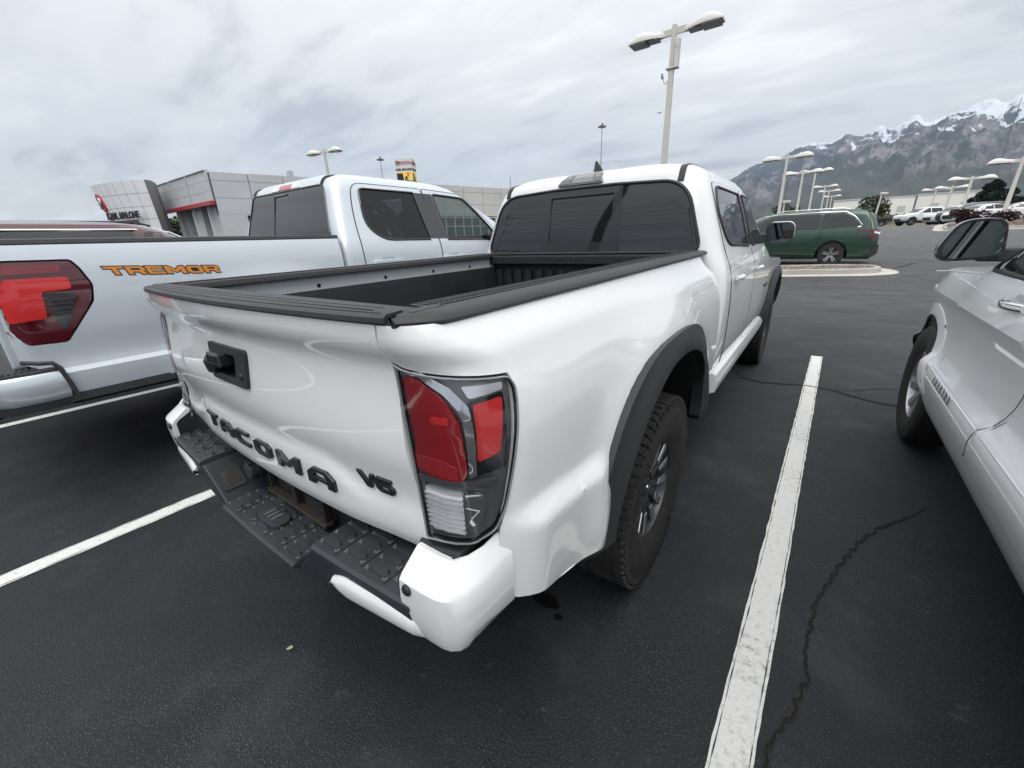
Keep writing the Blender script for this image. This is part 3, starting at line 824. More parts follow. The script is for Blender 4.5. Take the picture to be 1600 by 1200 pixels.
# --- bed sides with swollen arch, corner wrap and rail
top_z = lambda y: 1.238+.012*max(0, y)
FO = [(.385, .575), (.395, .66), (.50, .845), (.64, .965), (.82, 1.032), (1.05, 1.052), (1.26, 1.035), (1.42, .965), (1.54, .83), (1.60, .64), (1.605, .55)]
FI = [(1.515, .55), (1.51, .63), (1.455, .78), (1.36, .885), (1.22, .945), (1.05, .96), (.86, .94), (.715, .88), (.59, .775), (.50, .64), (.48, .565)]
for s in (1, -1):
    out = (s, -.2, 0)
    arch = [(uy(y), z) for y, z in [(1.56, .55), (1.555, .62), (1.50, .80), (1.39, .925), (1.24, .99), (1.05, 1.005), (.84, .985), (.68, .92), (.545, .81), (.445, .65), (.43, .585)]]
    ol = [(0, 1.243), (.06, 1.238)]+[(uy(y), top_z(y)) for y in (.1, .5, 1.0, 1.5, 1.968)]+[(uy(1.968), .55)]+arch+[(uy(.40), .59), (uy(.22), .632), (uy(.115), .662), (uy(.098), .675), (uy(.09), .72), (uy(.09), .80), (.147, .845), (.160, .89), (.2105, 1.117), (.204, 1.136), (0, 1.168)]
    bm_ = lambda u, z, s=s: bed_map(u, z, 0, s)
    mb = MB(); panel(mb, ol, bm_, out, .0155, thick=.018)
    bs = obj('bed_side', mb, white, T, 38)
    # plastic arch flare
    def fm(y, z, s=s):
        x = bed_map(uy(y), z)[0]
        dd = math.hypot(y-1.05, z-.42); return (s*(.892+.020*sst(.66, .575, dd)-.012*sst(.57, .52, dd)), y, z)
    mb = MB(); panel(mb, catmull(FO)+catmull(FI), fm, (s, 0, 0), .025, thick=.05); obj('fender_flare', mb, flarep, T, 35, bevel=.006)
    # flare lip facing the tyre and inner arch liner
    mb = MB(); rings = []
    for a in range(8, 173, 8):
        y = 1.05+.53*math.cos(R(a)); z = .43+.53*math.sin(R(a))
        rings.append([(s*.885, y, z), (s*.50, y, z)])
    mb.loft(rings, False, False); obj('wheel_housing', mb, under, T, 60)
    # fuel door outline only on the left flank
    if s < 0: seam(bs, [(uy(1.62), 1.0), (uy(1.80), 1.0), (uy(1.80), 1.14), (uy(1.62), 1.14), (uy(1.62), 1.0)], lambda u, z: bed_map(u, z, .001, -1), .002)
    # rail cap
    mb = MB(); rings = []
    for y in [.0, .012, .03, .06, .082, .086, .2, .5, 1.0, 1.5, 1.9, 1.975]:
        z = top_z(y); k = sst(-.02, .07, y); xo = .688+.062*k; rr_ = 1-.3*(1-sst(-.01, .03, y))
        xi = .6735 if y < .084 else .612
        rings.append([(s*(xo-.004), y, z-.003), (s*(xo+.002), y, z+.005), (s*(xo-.003), y, z+.013*rr_), (s*(xo-.018), y, z+.018*rr_), (s*max(.634, xi+.012), y, z+.020*rr_), (s*(xi+.006), y, z+.015*rr_), (s*xi, y, z-.001), (s*xi, y, z-.005)])
    mb.loft(rings); rc = obj('rail_cap', mb, capp, T, 40, fix=True)
    mb = MB()
    for i in range(118):     # knurled insert along the cap
        y = .10+.0148*i; z = top_z(y)+.0205
        mb.box((s*.655, y, z-.001), (.036, .0062, .0035))
    obj('rail_cap_ribs', mb, capp, rc, None)
    for xo in (.632, .69):
        obj('cap_groove', MB().tube([(s*xo, y, top_z(y)+.0197) for y in (.08, .5, 1.0, 1.5, 1.9)], .0012, 5), seamm, rc)
    obj('cap_insert', MB().loft([[(s*.678, y, top_z(y)+.017), (s*.704, y, top_z(y)+.0165), (s*.704, y, top_z(y)+.0205), (s*.678, y, top_z(y)+.021)] for y in (.03, .045, .09, .105)]), capp, rc, 40, bevel=.002)
    # inner wall: painted strip below the rail with holes, then the liner
    mb = MB().add([(s*.645, .06, 1.10), (s*.645, 1.93, 1.12), (s*.645, 1.93, 1.262), (s*.645, .06, 1.24)], [(0, 1, 2, 3) if s < 0 else (3, 2, 1, 0)])
    obj('bed_inner_wall', mb, P('bed_paint', (.62, .64, .65), .35, coat=.6), T, None)
    for y in (.62, 1.0, 1.35, 1.68):
        obj('rail_hole', MB().lathe([(.0005, 0), (.009, 0), (.010, -.0005)], (s*.6435, y, 1.187+.012*y), 'x', 14), seamm, T, None)
    mb = MB().loft([[(s*.642, y, 1.168+.010*y), (s*.63, y, 1.172+.010*y), (s*.62, y, 1.15), (s*.61, y, .79), (s*.645, y, .79)] for y in (.06, .4, .8, 1.2, 1.6, 1.93)])
    obj('bed_liner_wall', mb, linerp, T, 40, fix=True)
    mb = MB().box((s*.56, 1.07, .88), (.16, 1.05, .2)); obj('wheel_hump', mb, linerp, T, None, bevel=.03)
# bed floor and bulkhead
mb = MB().box((0, 1.0, .772), (1.30, 1.9, .03))
for i in range(11): mb.box((-.55+.11*i, 1.0, .79), (.055, 1.86, .012))
obj('bed_floor', mb, linerp, T, None)
mb = MB().box((0, 1.945, 1.0), (1.30, .02, .44))
for i in range(15): mb.box((-.585+.0835*i, 1.925, .985), (.05, .028, .37), taper=.9)
obj('bed_bulkhead', mb, linerp, T, None, bevel=.004)
bh = obj('bulkhead_rail', MB().box((0, 1.925, 1.236), (1.36, .07, .052)), linerp, T, None, bevel=.006)
for x in (-.08, .02, .0): 
    obj('rail_bolt', MB().lathe([(.0005, -.004), (.008, -.003), (.009, 0)], (x if x else .30, 1.889, 1.243), 'y', 12), blackp, bh, 40)

# --- tailgate
GT = lambda z: lerp_tab([(.74, .679), (.80, .678), (1.165, .648), (1.20, .641), (1.24, .644), (1.27, .652)], z)
def ridge(x):
    x = abs(x+.0)
    return .888-.052*sst(.36, .52, x)
def gate_y(x, z):
    y = -.036*(1-(x/.68)**2)
    y += .026*sst(1.205, 1.15, z)-.012*sst(1.14, .98, z)+.016*sst(.98, .86, z)
    rz = ridge(x)
    y -= (.012-.007*sst(.40, .60, abs(x)))*sst(rz+.020, rz-.018, z)
    y += .010*sst(.775, .745, z)
    return y
def gate_map(a, z): 
    x = a*GT(z)/.66
    return (x, gate_y(x, z), z)
hb = round_poly([(-.128, 1.028), (.078, 1.028), (.088, 1.116), (-.132, 1.116)], .012)
hb_in = hb
mb = MB(); panel(mb, round_poly([(-.66, .745), (.66, .745), (.66, 1.244), (-.66, 1.244)], [.03, .03, .008, .008]), gate_map, (0, -1, 0), .018, holes=[hb], thick=.03)
tg = obj('tailgate', mb, white, T, 38)
def gmo(off): return lambda x, z: (x, gate_y(x, z)-off, z)
# handle: bezel, cup, pull, camera pod, lock
frame_h = round_poly([(-.108, 1.040), (.028, 1.040), (.034, 1.102), (-.112, 1.102)], .010)
mb = MB(); panel(mb, round_poly([(-.138, 1.020), (.088, 1.020), (.098, 1.124), (-.144, 1.124)], .012), gmo(.009), (0, -1, 0), .04, holes=[frame_h], thick=.03); hz_ = obj('handle_bezel', mb, blackp, tg, 40, bevel=.003)
mb = MB().box((-.03, .040, 1.07), (.20, .012, .09)); obj('handle_cup', mb, blackp, tg, None)
mb = MB().loft([[(x, y, z) for x, z in ((-.105, 1.068), (-.012, 1.068), (-.020, 1.104), (-.095, 1.104))] for y in (.0, -.036, -.044)]); pod = obj('camera_pod', mb, badge_black, tg, None, fix=True, bevel=.005)
for x in (-.085, -.068, -.048, -.031): obj('pod_slot', MB().box((x, -.0445, 1.088), (.009, .003, .018)), gloss_black, pod, None)
obj('camera_lens', MB().lathe([(.0005, -.003), (.007, -.002), (.009, .002), (.010, .006)], (-.058, -.036, 1.064), 'z', 18), gloss_black, tg, 50)
mb = MB(); rings = []
for i in range(9):
    t = i/8; x = -.142+.050*t; k = math.sin(PI*min(.9, max(.1, t)))**.5
    rings.append([(x, -.020-.020*k, 1.086), (x, -.026-.022*k, 1.072), (x, -.022-.020*k, 1.040), (x, -.012-.014*k, 1.034), (x, -.008-.012*k, 1.086)])
mb.loft(rings); obj('pull_handle', mb, badge_black, tg, 45, fix=True, bevel=.003)
obj('lock_cylinder', MB().lathe([(.0005, -.003), (.008, -.003), (.010, 0), (.011, .01)], (.062, gate_y(.062, 1.05)-.010, 1.052), 'y', 18), blackp, tg, 50)
# letters
lx = [(-.352, .098), (-.235, .108), (-.112, .104), (.018, .108), (.150, .122), (.298, .118)]
for ch, (x0, w_) in zip('TACOMA', lx):
    mb = letter_mb(ch, lambda a, z: (a, gate_y(a, z)-.008, z), x0, .817, w_*.92, .046, (0, -1, 0), 0, thick=.012)
    obj('tailgate_letter', mb, badge_black, tg, None, bevel=.0015)
for ch, x0, w_ in (('V', .492, .056), ('6', .545, .056)):
    mb = letter_mb(ch, lambda a, z: (a, gate_y(a, z)-.006, z), x0, .862, w_, .038, (0, -1, 0), -.12, thick=.010)
    obj('badge_character', mb, badge_black, tg, None, bevel=.0015)
# gate top cap
mb = MB(); rings = []
for i in range(27):
    x = -.672+1.344*i/26; cr = -.036*(1-(x/.68)**2); e_ = sst(.69, .655, abs(x)); 
    rings.append([(x, cr-.002, 1.238), (x, cr-.008*e_, 1.243), (x, cr-.007*e_, 1.251), (x, cr+.004, 1.2565), (x, cr+.03, 1.2585), (x, .066, 1.2585), (x, .078, 1.252), (x, .078, 1.239)])
mb.loft(rings); gc = obj('gate_cap', mb, capp, tg, 40, fix=True)
for yy in (.028, .052):
    obj('cap_groove', MB().tube([(x, -.036*(1-(x/.68)**2)*.6+yy-.010, 1.2582) for x in [-.62+.062*i for i in range(21)]], .0012, 5), seamm, gc)
obj('cap_groove', MB().tube([(x, -.036*(1-(x/.68)**2)+.006, 1.2568) for x in [-.655+.0655*i for i in range(21)]], .0012, 5), seamm, gc)
mb = MB().box((0, .055, 1.0), (1.30, .03, .47)); obj('gate_inner_panel', mb, linerp, tg, None)

# --- tail lamps
for s in (1, -1): obj('corner_filler', MB().box((s*.656, .060, 1.216), (.030, .05, .036)), white, T, None)
def lamp_panel(name, pts, off, mat, s, par, thick=.006, res=.02, r=.008, bev=None, hole=None):
    mb = MB(); panel(mb, round_poly(pts, r, 3), lambda u, z: bed_map(u, z, off, s), (s*.5, -1, 0), res, thick=thick, holes=[round_poly(hole, r, 3)] if hole else ())
    return obj(name, mb, mat, par, 40, bevel=bev)
for s in (1, -1):
    outl = [(.003, 1.163), (.2, 1.131), (.2065, 1.114), (.1565, .89), (.1405, .848), (.109, .820), (.003, .796)]
    tl = lamp_panel('tail_lamp', outl, -.014, lamp_dark, s, T, .02)
    lamp_panel('stop_lens', [(.034, 1.141), (.072, 1.143), (.100, 1.112), (.1115, 1.065), (.110, .965), (.098, .947), (.008, .953), (.006, .985), (.018, 1.005), (.016, 1.09)], -.001, red_lens, s, tl, .012, bev=.003)
    lamp_panel('stop_fold', [(.012, .985), (.070, .992), (.098, .978), (.096, .955), (.014, .960)], .001, P('red_lens_light', (.36, .018, .025), .12, coat=1), s, tl, .004, r=.004)
    lamp_panel('stop_reflector', [(.072, 1.075), (.098, 1.075), (.098, 1.062), (.072, 1.062)], .0005, red_bright, s, tl, .003, r=.004)
    lamp_panel('inner_black_trim', [(.008, 1.13), (.022, 1.13), (.014, .95), (.006, .955)], -.004, gloss_black, s, tl)  # gloss black trim strip beside the red lens
    lamp_panel('chrome_band', [(.036, 1.150), (.086, 1.155), (.116, 1.128), (.130, 1.095), (.1295, 1.072), (.117, 1.068), (.115, 1.09), (.104, 1.117), (.078, 1.1465), (.040, 1.145)], .002, chrome, s, tl, .012, res=.012, r=.003, bev=.002)
    lamp_panel('chrome_post', [(.117, 1.066), (.1295, 1.070), (.1225, .966), (.1125, .960)], .001, chrome, s, tl, .008, r=.001)
    lamp_panel('dark_bezel', [(.130, 1.10), (.186, 1.108), (.166, .972), (.122, .960)], -.006, gloss_black, s, tl, .006, r=.004)
    lamp_panel('upper_reflector', [(.130, 1.128), (.190, 1.124), (.186, 1.112), (.134, 1.106)], -.003, satin, s, tl, .006, r=.004)
    lamp_panel('side_reflector', [(.136, 1.096), (.180, 1.102), (.159, 1.004), (.126, .990)], -.002, red_bright, s, tl, .008, r=.006, bev=.002)
    lamp_panel('divider', [(.006, .945), (.150, .955), (.150, .945), (.006, .932)], .0, P('smoke_plastic', (.10, .105, .11), .2, metal=.3, coat=.6), s, tl, .008, r=.002)
    rv = lamp_panel('reverse_lens', [(.012, .918), (.098, .924), (.096, .842), (.088, .835), (.018, .818)], -.006, clear_lamp, s, tl, .008)
    for k in range(8):
        z = .832+.0105*k
        lamp_panel('lens_rib', [(.014, z-.002), (.097, z+.002), (.097, z+.0062), (.014, z+.0022)], -.001, clear_lamp, s, rv, .006, res=.03, r=0)
    lamp_panel('reverse_reflector', [(.102, .926), (.132, .92), (.124, .862), (.100, .848)], -.004, chrome, s, tl, .006)
    lamp_panel('lens_cover', outl, .006, lens_clear, s, tl, .012)
    ro_ = resample(round_poly(outl, .008, 3), .02)
    obj('lens_rim', MB().tube([bed_map(u, z, .003, s) for u, z in ro_+[ro_[0]]], .0022, 6, False), P('clear_rim', (.34, .35, .36), .12, coat=1), tl, 60)
    lamp_panel('lamp_gasket', [(-.002, 1.167), (.2035, 1.134), (.2095, 1.114), (.159, .889), (.144, .845), (.11, .815), (-.002, .791)], -.0025, seamm, s, tl, .004, hole=outl)

# --- rear bumper
def crown_b(x): return .030*(x/.7)**2
mb = MB(); prof = [(-.70, .635), (-.60, .62), (-.41, .602), (-.31, .55), (-.25, .525), (.25, .525), (.31, .55), (.41, .602), (.60, .62), (.70, .635), (.70, .675), (.35, .675), (.245, .556), (-.245, .556), (-.35, .675), (-.70, .675)]
def bfn(x, z, t):
    return (x, -.083+crown_b(x)+(.012 if z < .56 else 0) if t == 0 else .10, z)
mb.loft([[bfn(x, z, 0) for x, z in prof], [bfn(x, z, 1) for x, z in prof]])
bu = obj('rear_bumper', mb, darkp, T, None, bevel=.008, fix=True)
def pad(x0, x1, y0, y1, z, rows, cols, name='step_pad', skewl=0, skewr=0):
    mb = MB(); n = 10
    rings = []
    for i in range(n+1):
        x = x0+(x1-x0)*i/n; yf = y0+crown_b(x)
        rings.append([(x, yf-.004, z-.012), (x, yf-.004, z-.002), (x, yf+.004, z+.003), (x, y1, z+.003), (x, y1, z-.012)])
    mb.loft(rings); p_ = obj(name, mb, stepp, bu, 30, fix=True)
    mb = MB(); dx = (x1-x0)/cols; dy = (y1-y0-.012)/rows
    for i in range(cols):
        for j in range(rows):
            cx = x0+dx*(i+.5); cy = y0+crown_b(cx)+.012+dy*(j+.5)+(.008 if i % 2 else 0)
            w_, d_ = dx*.72, dy*.62; zz = z+.003
            base = [(cx-w_/2, cy-d_/2, zz), (cx+w_/2, cy-d_/2, zz), (cx+w_/2, cy+d_*.2, zz), (cx+w_*.3, cy+d_/2, zz), (cx-w_*.3, cy+d_/2, zz), (cx-w_/2, cy+d_*.2, zz)]
            mb.loft([base, [(cx+(x-cx)*.8, cy+(y-cy)*.8, zz+.0065) for x, y, _ in base]])
            mb.box((cx+dx*.43, cy, zz+.001), (dx*.05, dy*.98, .003))
    stuff(obj('step_tread', mb, stepp, p_, None))
    mb = MB()      # pale bits paint the highlights along the lug edges
    for i in range(cols):
        for j in range(rows):
            cx = x0+dx*(i+.5); cy = y0+crown_b(cx)+.012+dy*(j+.5)+(.008 if i % 2 else 0)
            for sx in (-1, 1):
                mb.box((cx+sx*dx*.37, cy-dy*.30, z+.0045), (dx*.13, dy*.08, .006)); mb.box((cx+sx*dx*.40, cy-dy*.22, z+.0045), (dx*.05, dy*.2, .006))
    stuff(obj('edge_highlights', mb, P('pale_plastic', (.16, .155, .145), .7), p_, None))
    return p_
pad(.36, .695, -.082, .085, .684, 4, 4)
pad(-.695, -.36, -.082, .085, .684, 4, 4)
pad(-.235, .235, -.082, .045, .562, 4, 5)
mb = MB().prism([(-.075, -.03), (-.055, -.045), (.03, -.045), (.055, -.03), (.055, .002), (.035, .017), (-.055, .017), (-.075, .002)], lambda x, y, t: (x, y, .566+t), 0, .012); em = obj('center_emblem', mb, stepp, bu, None, bevel=.002)
for dx_ in (-.03, -.008, .014): obj('emblem_bar', MB().box((dx_-.006, -.014, .580), (.005, .035, .004)), P('pale_plastic', (.16, .155, .145), .7), em, None)
# white corner caps and strips
def corner(s):
    pathR = [(.672, -.052), (.70, -.052), (.735, -.051), (.765, -.048), (.785, -.042), (.802, -.029), (.814, -.010), (.823, .018), (.832, .045), (.840, .072), (.845, .094)]
    prof = [(-.075, .772), (-.064, .786), (-.054, .787), (-.008, .752), (.001, .741), (.004, .70), (.001, .655), (-.012, .622), (-.034, .604), (-.07, .600)]
    path = [(x, y) for x, y in pathR]
    m = MB(); rings = []
    n = len(path)
    for i in range(n):
        x, y = path[i]; x0, y0 = path[max(0, i-1)]; x1, y1 = path[min(n-1, i+1)]
        t = Vector((x1-x0, y1-y0)).normalized(); nx, ny = t.y, -t.x
        up = .040*sst(-.015, .09, y); lo = .045*sst(-.02, .15, y); fl = .02*(1-sst(.67, .72, x))
        k0 = 1 if i else .6
        tk = 1-.75*sst(.06, -.03, y); bv = 1-.55*sst(-.035, .05, y)
        rings.append([(x+nx*(d*bv if z > .69 and d < 0 else (d*tk if z < .69 and d < 0 else d)), y+ny*(d*bv if z > .69 and d < 0 else (d*tk if z < .69 and d < 0 else d)), z+(up if z > .69 else lo*(1-(z-.59)/.1 if z < .69 else 0))) for d, z in prof])
    m.loft(rings)
    # lower strip under the step pad
    r2 = []
    for i in range(15):
        x = .44+.32*i/14; yf = -.077+.0265*min(1, (x-.44)/.25)+.4*max(0, x-.69)
        z0 = .592+.010*((x-.44)/.32); z1 = .650
        if i == 0: z0, z1 = .612, .636
        elif i == 1: z0, z1 = .600, .645
        r2.append([(x, yf+.02, z1+.004), (x, yf+.001, z1+.001), (x, yf-.005, z1-.006), (x, yf-.0075, z1-.016), (x, yf-.0075, z0+.016), (x, yf-.003, z0+.004), (x, yf+.006, z0-.001), (x, yf+.03, z0-.004)])
    m.loft(r2)
    if s < 0: m = m.mirror_x()
    c = obj('bumper_corner', m, white, bu, 34, fix=True, bevel=.005)
    cp = [(y_, z_) for y_, z_ in ((.012, .772), (-.030, .750), (-.040, .738), (-.040, .66), (-.030, .635), (.012, .632))]
    obj('cap_end', MB().loft([[(s*x_, y_, z_) for y_, z_ in cp] for x_ in (.6725, .6695)]), darkp, c, None, fix=True)
    sx, sy, sz = .695, -.052, .728
    q = MB().lathe([(.0005, -.006), (.0095, -.006), (.012, -.0035), (.0125, .004)], (s*sx, sy-.002, sz), 'y', 20); obj('parking_sensor', q, blackp, bu, 50, fix=True)
    # dark shelf between bumper corner and lamp
    q = MB().loft([[(s*x, y, z) for x, y, z in ring] for ring in ([(.660, .01, .765), (.70, .0, .770), (.77, .015, .772), (.772, .06, .780), (.776, .16, .785), (.66, .16, .785)], [(.660, .018, .785), (.70, .014, .787), (.765, .03, .79), (.768, .06, .797), (.772, .16, .80), (.66, .16, .80)])])
    obj('bumper_shelf', q, blackp, bu, None, fix=True, bevel=.004)
    q = MB().box((s*.73, .12, .68), (.10, .08, .12)); obj('bumper_backing', q, under, bu, None)
for s in (1, -1): corner(s)
# plug window, trailer socket, plate recess, hitch
nrm = Vector((.75, 0, .66)).normalized()
fr = Matrix(((0, .66, .75), (1, 0, 0), (0, -.75, .66))).to_3x3()
def on_slope(u, v, d, s=-1):   # u along y, v down the slope
    p = Vector((s*.297, -.018, .616))+Vector((0, u, 0))+Vector((s*.105, 0, .119)).normalized()*v+Vector((-s*.119, 0, .105)).normalized()*d
    return tuple(p)
for nm, mt, a, d0 in (('socket_frame', blackp, .036, .006), ('socket_window', P('smoked_window', (.055, .052, .046), .2, coat=.6), .022, .0075)):
    obj(nm, MB().loft([[on_slope(u, v, d) for u, v in rrect(-a, -a*1.1, a, a*1.1, a*.3, 4)] for d in (-.004, d0)]), mt, bu, 40, fix=True)
ts = obj('trailer_socket', MB().lathe([(.0005, -.035), (.026, -.035), (.031, -.030), (.031, -.012), (.036, -.010), (.036, 0), (.034, .03)], (-.215, .045, .655), 'y', 22), blackp, bu, 40, fix=True)
for k in range(6):
    a = k*PI/3; obj('socket_rib', MB().box((-.215+.031*math.cos(a), .022, .655+.031*math.sin(a)), (.010, .022, .010)), blackp, ts, None)
mb = MB().box((0, .10, .66), (1.36, .02, .22)); obj('bumper_back_panel', mb, darkp, bu, None)
mb = MB().box((.0, .085, .652), (.36, .02, .15)); pr = obj('plate_recess', mb, under, bu, None)
for x in (-.085, .085):
    obj('plate_opening', MB().loft([[(px, y, pz) for px, pz in rrect(x-.075, .585, x+.075, .70, .012, 3)] for y in (.066, .074)]), gloss_black, pr, 40, fix=True)
for x, w_ in ((-.172, .014), (0, .018), (.172, .014)):
    obj('plate_bracket', MB().box((x, .062, .642), (w_, .018, .13)), P('steel_dark', (.05, .047, .042), .5, metal=.6), pr, None, bevel=.002)
obj('bracket_bar', MB().box((0, .058, .578), (.37, .03, .014)), P('steel_worn', (.075, .066, .055), .5, metal=.5, vary=(60, .4)), pr, None, bevel=.002)
for x in (-.15, .02): obj('plate_bolt', MB().lathe([(.0005, -.008), (.006, -.008), (.006, 0)], (x, .052, .69), 'y', 8), satin, pr, None)
mb = MB()
for y0, a in ((-.04, .036), (.25, .036)): pass
mb.loft([[(px, y, pz) for px, pz in rrect(-.02, .42, .056, .496, .008, 3)] for y in (-.03, .35)], False)
mb.loft([[(px, y, pz) for px, pz in rrect(-.012, .428, .048, .488, .006, 3)] for y in (.35, -.03)], False)
k = len(mb.v); 
obj('hitch_receiver', mb, rust, bu, 40)
obj('hitch_plate', MB().box((.018, .01, .462), (.018, .05, .12)), rust, bu, None)
obj('hitch_bar', MB().box((0, .22, .53), (1.1, .08, .07)), under, bu, None)

# --- running gear
def make_wheel(parent, cx, cy, cz, s, Rt, W, Rr, style, tyre_mat=rubber, lugs=True, steer=0.0):
    """tyre with tread blocks, rim with spokes; s = which side the outer face looks to."""
    M4 = Matrix.Translation((cx, cy, cz)) @ Matrix.Rotation(steer, 4, 'Z')
    def place(mb):
        mb.v = [tuple(M4 @ Vector(p)) for p in mb.v]; return mb
    h = W/2
    prof = [(Rr-.012, -h*.80), (Rr+.012, -h*.90), (Rr+.05, -h*1.0), (Rt-.055, -h*1.0), (Rt-.022, -h*.93), (Rt-.008, -h*.80), (Rt-.006, -h*.4), (Rt-.006, 0), (Rt-.006, h*.4), (Rt-.008, h*.80), (Rt-.022, h*.93), (Rt-.055, h*1.0), (Rr+.05, h*1.0), (Rr+.012, h*.90), (Rr-.012, h*.80)]
    mb = MB().lathe([(r_, s*o) for r_, o in prof], (0, 0, 0), 'x', 64)
    if lugs:
        n = 66
        for k in range(n):
            for col, (o, wd, ph) in enumerate(((-.80, .34, 0), (-.40, .34, .5), (0, .30, .15), (.40, .34, .65), (.80, .34, .3))):
                a = 2*PI*(k+ph)/n
                rm = Matrix.Rotation(a, 3, 'X') @ Matrix.Rotation(.22*(1 if col % 2 else -1), 3, 'Z')
                c = Matrix.Rotation(a, 3, 'X') @ Vector((o*h, 0, Rt-.006-(.004 if abs(o) > .7 else 0)))
                mb.box(c, (wd*h, 2*PI*Rt/n*.74, .013), rm, .92)
            a = 2*PI*(k+.3)/n                                   # shoulder lugs on the sidewall
            for ss in (-1, 1):
                c = Matrix.Rotation(a, 3, 'X') @ Vector((ss*h*.965, 0, Rt-.036)); mb.box(c, (.007, 2*PI*Rt/n*(.62 if k % 2 else .42), .030), Matrix.Rotation(a, 3, 'X'))
    else:
        for o in (-.5, -.17, .17, .5):
            pass
    tyre = obj('tyre', place(mb), tyre_mat, None, 30, fix=True)
    if lugs:   # raised sidewall lettering blocks
        q = MB()
        for a0 in (40, 220):
            for k in range(8):
                a = R(a0+k*6.5); c = Matrix.Rotation(a, 3, 'X') @ Vector((s*(h+.001), 0, (Rr+Rt)/2-.004)); q.box(c, (.004, .028, .044), Matrix.Rotation(a, 3, 'X'))
        sw = stuff(obj('sidewall_relief', place(q), tyre_mat, None, None))
    w_ = thing_part = bpy.data.objects.new('wheel', None); COL.objects.link(w_); w_.parent = parent
    tyre.parent = w_
    if lugs: sw.parent = w_
    barrel = MB().lathe([(Rr+.004, s*h*.82), (Rr-.012, s*h*.80), (Rr-.018, s*h*.66), (Rr-.022, -s*h*.8)], (0, 0, 0), 'x', 48)
    disc = MB().lathe([(.001, s*h*.05), (Rr-.02, s*h*.05)], (0, 0, 0), 'x', 40)
    rb = obj('rim', place(barrel), darkalloy if style != 'silver' else silver_alloy, w_, 40, fix=True)
    obj('brake', place(disc), under, w_, None)
    n = 6 if style == 'six' else (5 if style == 'silver5' else 10)
    sp = MB(); fc = MB()
    for k in range(n):
        a = 2*PI*k/n; M3 = Matrix.Rotation(a, 3, 'X')
        if style == 'six':
            for sg in (-1, 1):
                ring = lambda r_, off, wd, d: [M3 @ Vector((s*(d), off-wd, r_)), M3 @ Vector((s*(d), off+wd, r_)), M3 @ Vector((s*(d-.03), off+wd*1.2, r_)), M3 @ Vector((s*(d-.03), off-wd*1.2, r_))]
                sp.loft([ring(.05, sg*.012, .016, h*.55), ring(Rr*.55, sg*.026, .014, h*.62), ring(Rr*.8, sg*.050, .013, h*.70), ring(Rr-.012, sg*.062, .013, h*.72)])
                fc.loft([[M3 @ Vector((s*(h*.665), sg*.030-.014, Rr*.52)), M3 @ Vector((s*(h*.665), sg*.030+.014, Rr*.52)), M3 @ Vector((s*(h*.635), sg*.030+.014, Rr*.52)), M3 @ Vector((s*(h*.635), sg*.030-.014, Rr*.52))],
                         [M3 @ Vector((s*(h*.755), sg*.058-.019, Rr-.012)), M3 @ Vector((s*(h*.755), sg*.058+.019, Rr-.012)), M3 @ Vector((s*(h*.70), sg*.058+.019, Rr-.012)), M3 @ Vector((s*(h*.70), sg*.058-.019, Rr-.012))]])
        else:
            wd = .022 if n == 10 else .04
            ring = lambda r_, wd, d: [M3 @ Vector((s*d, -wd, r_)), M3 @ Vector((s*d, wd, r_)), M3 @ Vector((s*(d-.03), wd, r_)), M3 @ Vector((s*(d-.03), -wd, r_))]
            sp.loft([ring(.05, wd*.8, h*.5), ring(Rr*.6, wd*.8, h*.62), ring(Rr-.012, wd*1.2, h*.74)])
    obj('spokes', place(sp), darkalloy if style == 'six' else silver_alloy, w_, None, fix=True, bevel=.003)
    if style == 'six': obj('machined_faces', place(fc), satin, w_, None, fix=True, bevel=.0015)
    obj('hub_cap', place(MB().lathe([(.0005, s*h*.57), (.026, s*h*.57), (.036, s*h*.55), (.05, s*h*.50), (.058, s*h*.42)], (0, 0, 0), 'x', 24)), blackp if style == 'six' else silver_alloy, w_, 40, fix=True)
    if style == 'six':
        for rx, rz in ((.016, .011), (.006, .011), (.012, .005)):
            pts = [(s*h*.575, rx*math.cos(t), rz*math.sin(t)+(.004 if rz < .01 else 0)) for t in [2*PI*i/18 for i in range(19)]]
            obj('hub_emblem', place(MB().tube(pts, .0016, 5, False)), chrome, w_, 60)
    return w_
for s in (1, -1):
    make_wheel(T, s*.752, 1.045, .393, s, .393, .245, .205, 'six')
    make_wheel(T, s*.762, 4.64, .393, s, .393, .245, .205, 'six')
obj('rear_axle', MB().tube([(-.7, 1.045, .393), (.7, 1.045, .393)], .045, 12).lathe([(.001, -.14), (.12, -.10), (.14, 0), (.12, .10), (.001, .14)], (0, 1.045, .393), 'x', 16), under, T, 40)
obj('chassis', MB().box((-.42, 2.6, .52), (.09, 5.0, .13)).box((.42, 2.6, .52), (.09, 5.0, .13)).box((0, 3.4, .56), (1.5, 2.9, .10)).box((0, 1.1, .72), (1.3, 1.5, .05)), under, T, None)
mb = MB().lathe([(.001, -.1), (.34, -.09), (.36, 0), (.34, .09), (.001, .1)], (0, .62, .53), 'z', 30); obj('spare_wheel', mb, rubber, T, 40)
obj('exhaust_pipe', MB().tube([(.60, 1.45, .45), (.62, .95, .50), (.70, .72, .50), (.78, .60, .475), (.80, .57, .47)], .032, 14, False), rust, T, 50)
obj('mud_guard', MB().loft([[(x, y, z) for x, y, z in ((.78, .43, .66), (.86, .43, .66), (.86, .45, .61), (.85, .465, .585), (.78, .465, .58))], [(x, y+.012, z) for x, y, z in ((.78, .43, .66), (.86, .43, .66), (.86, .45, .61), (.85, .465, .585), (.78, .465, .58))]]), under, T, None)
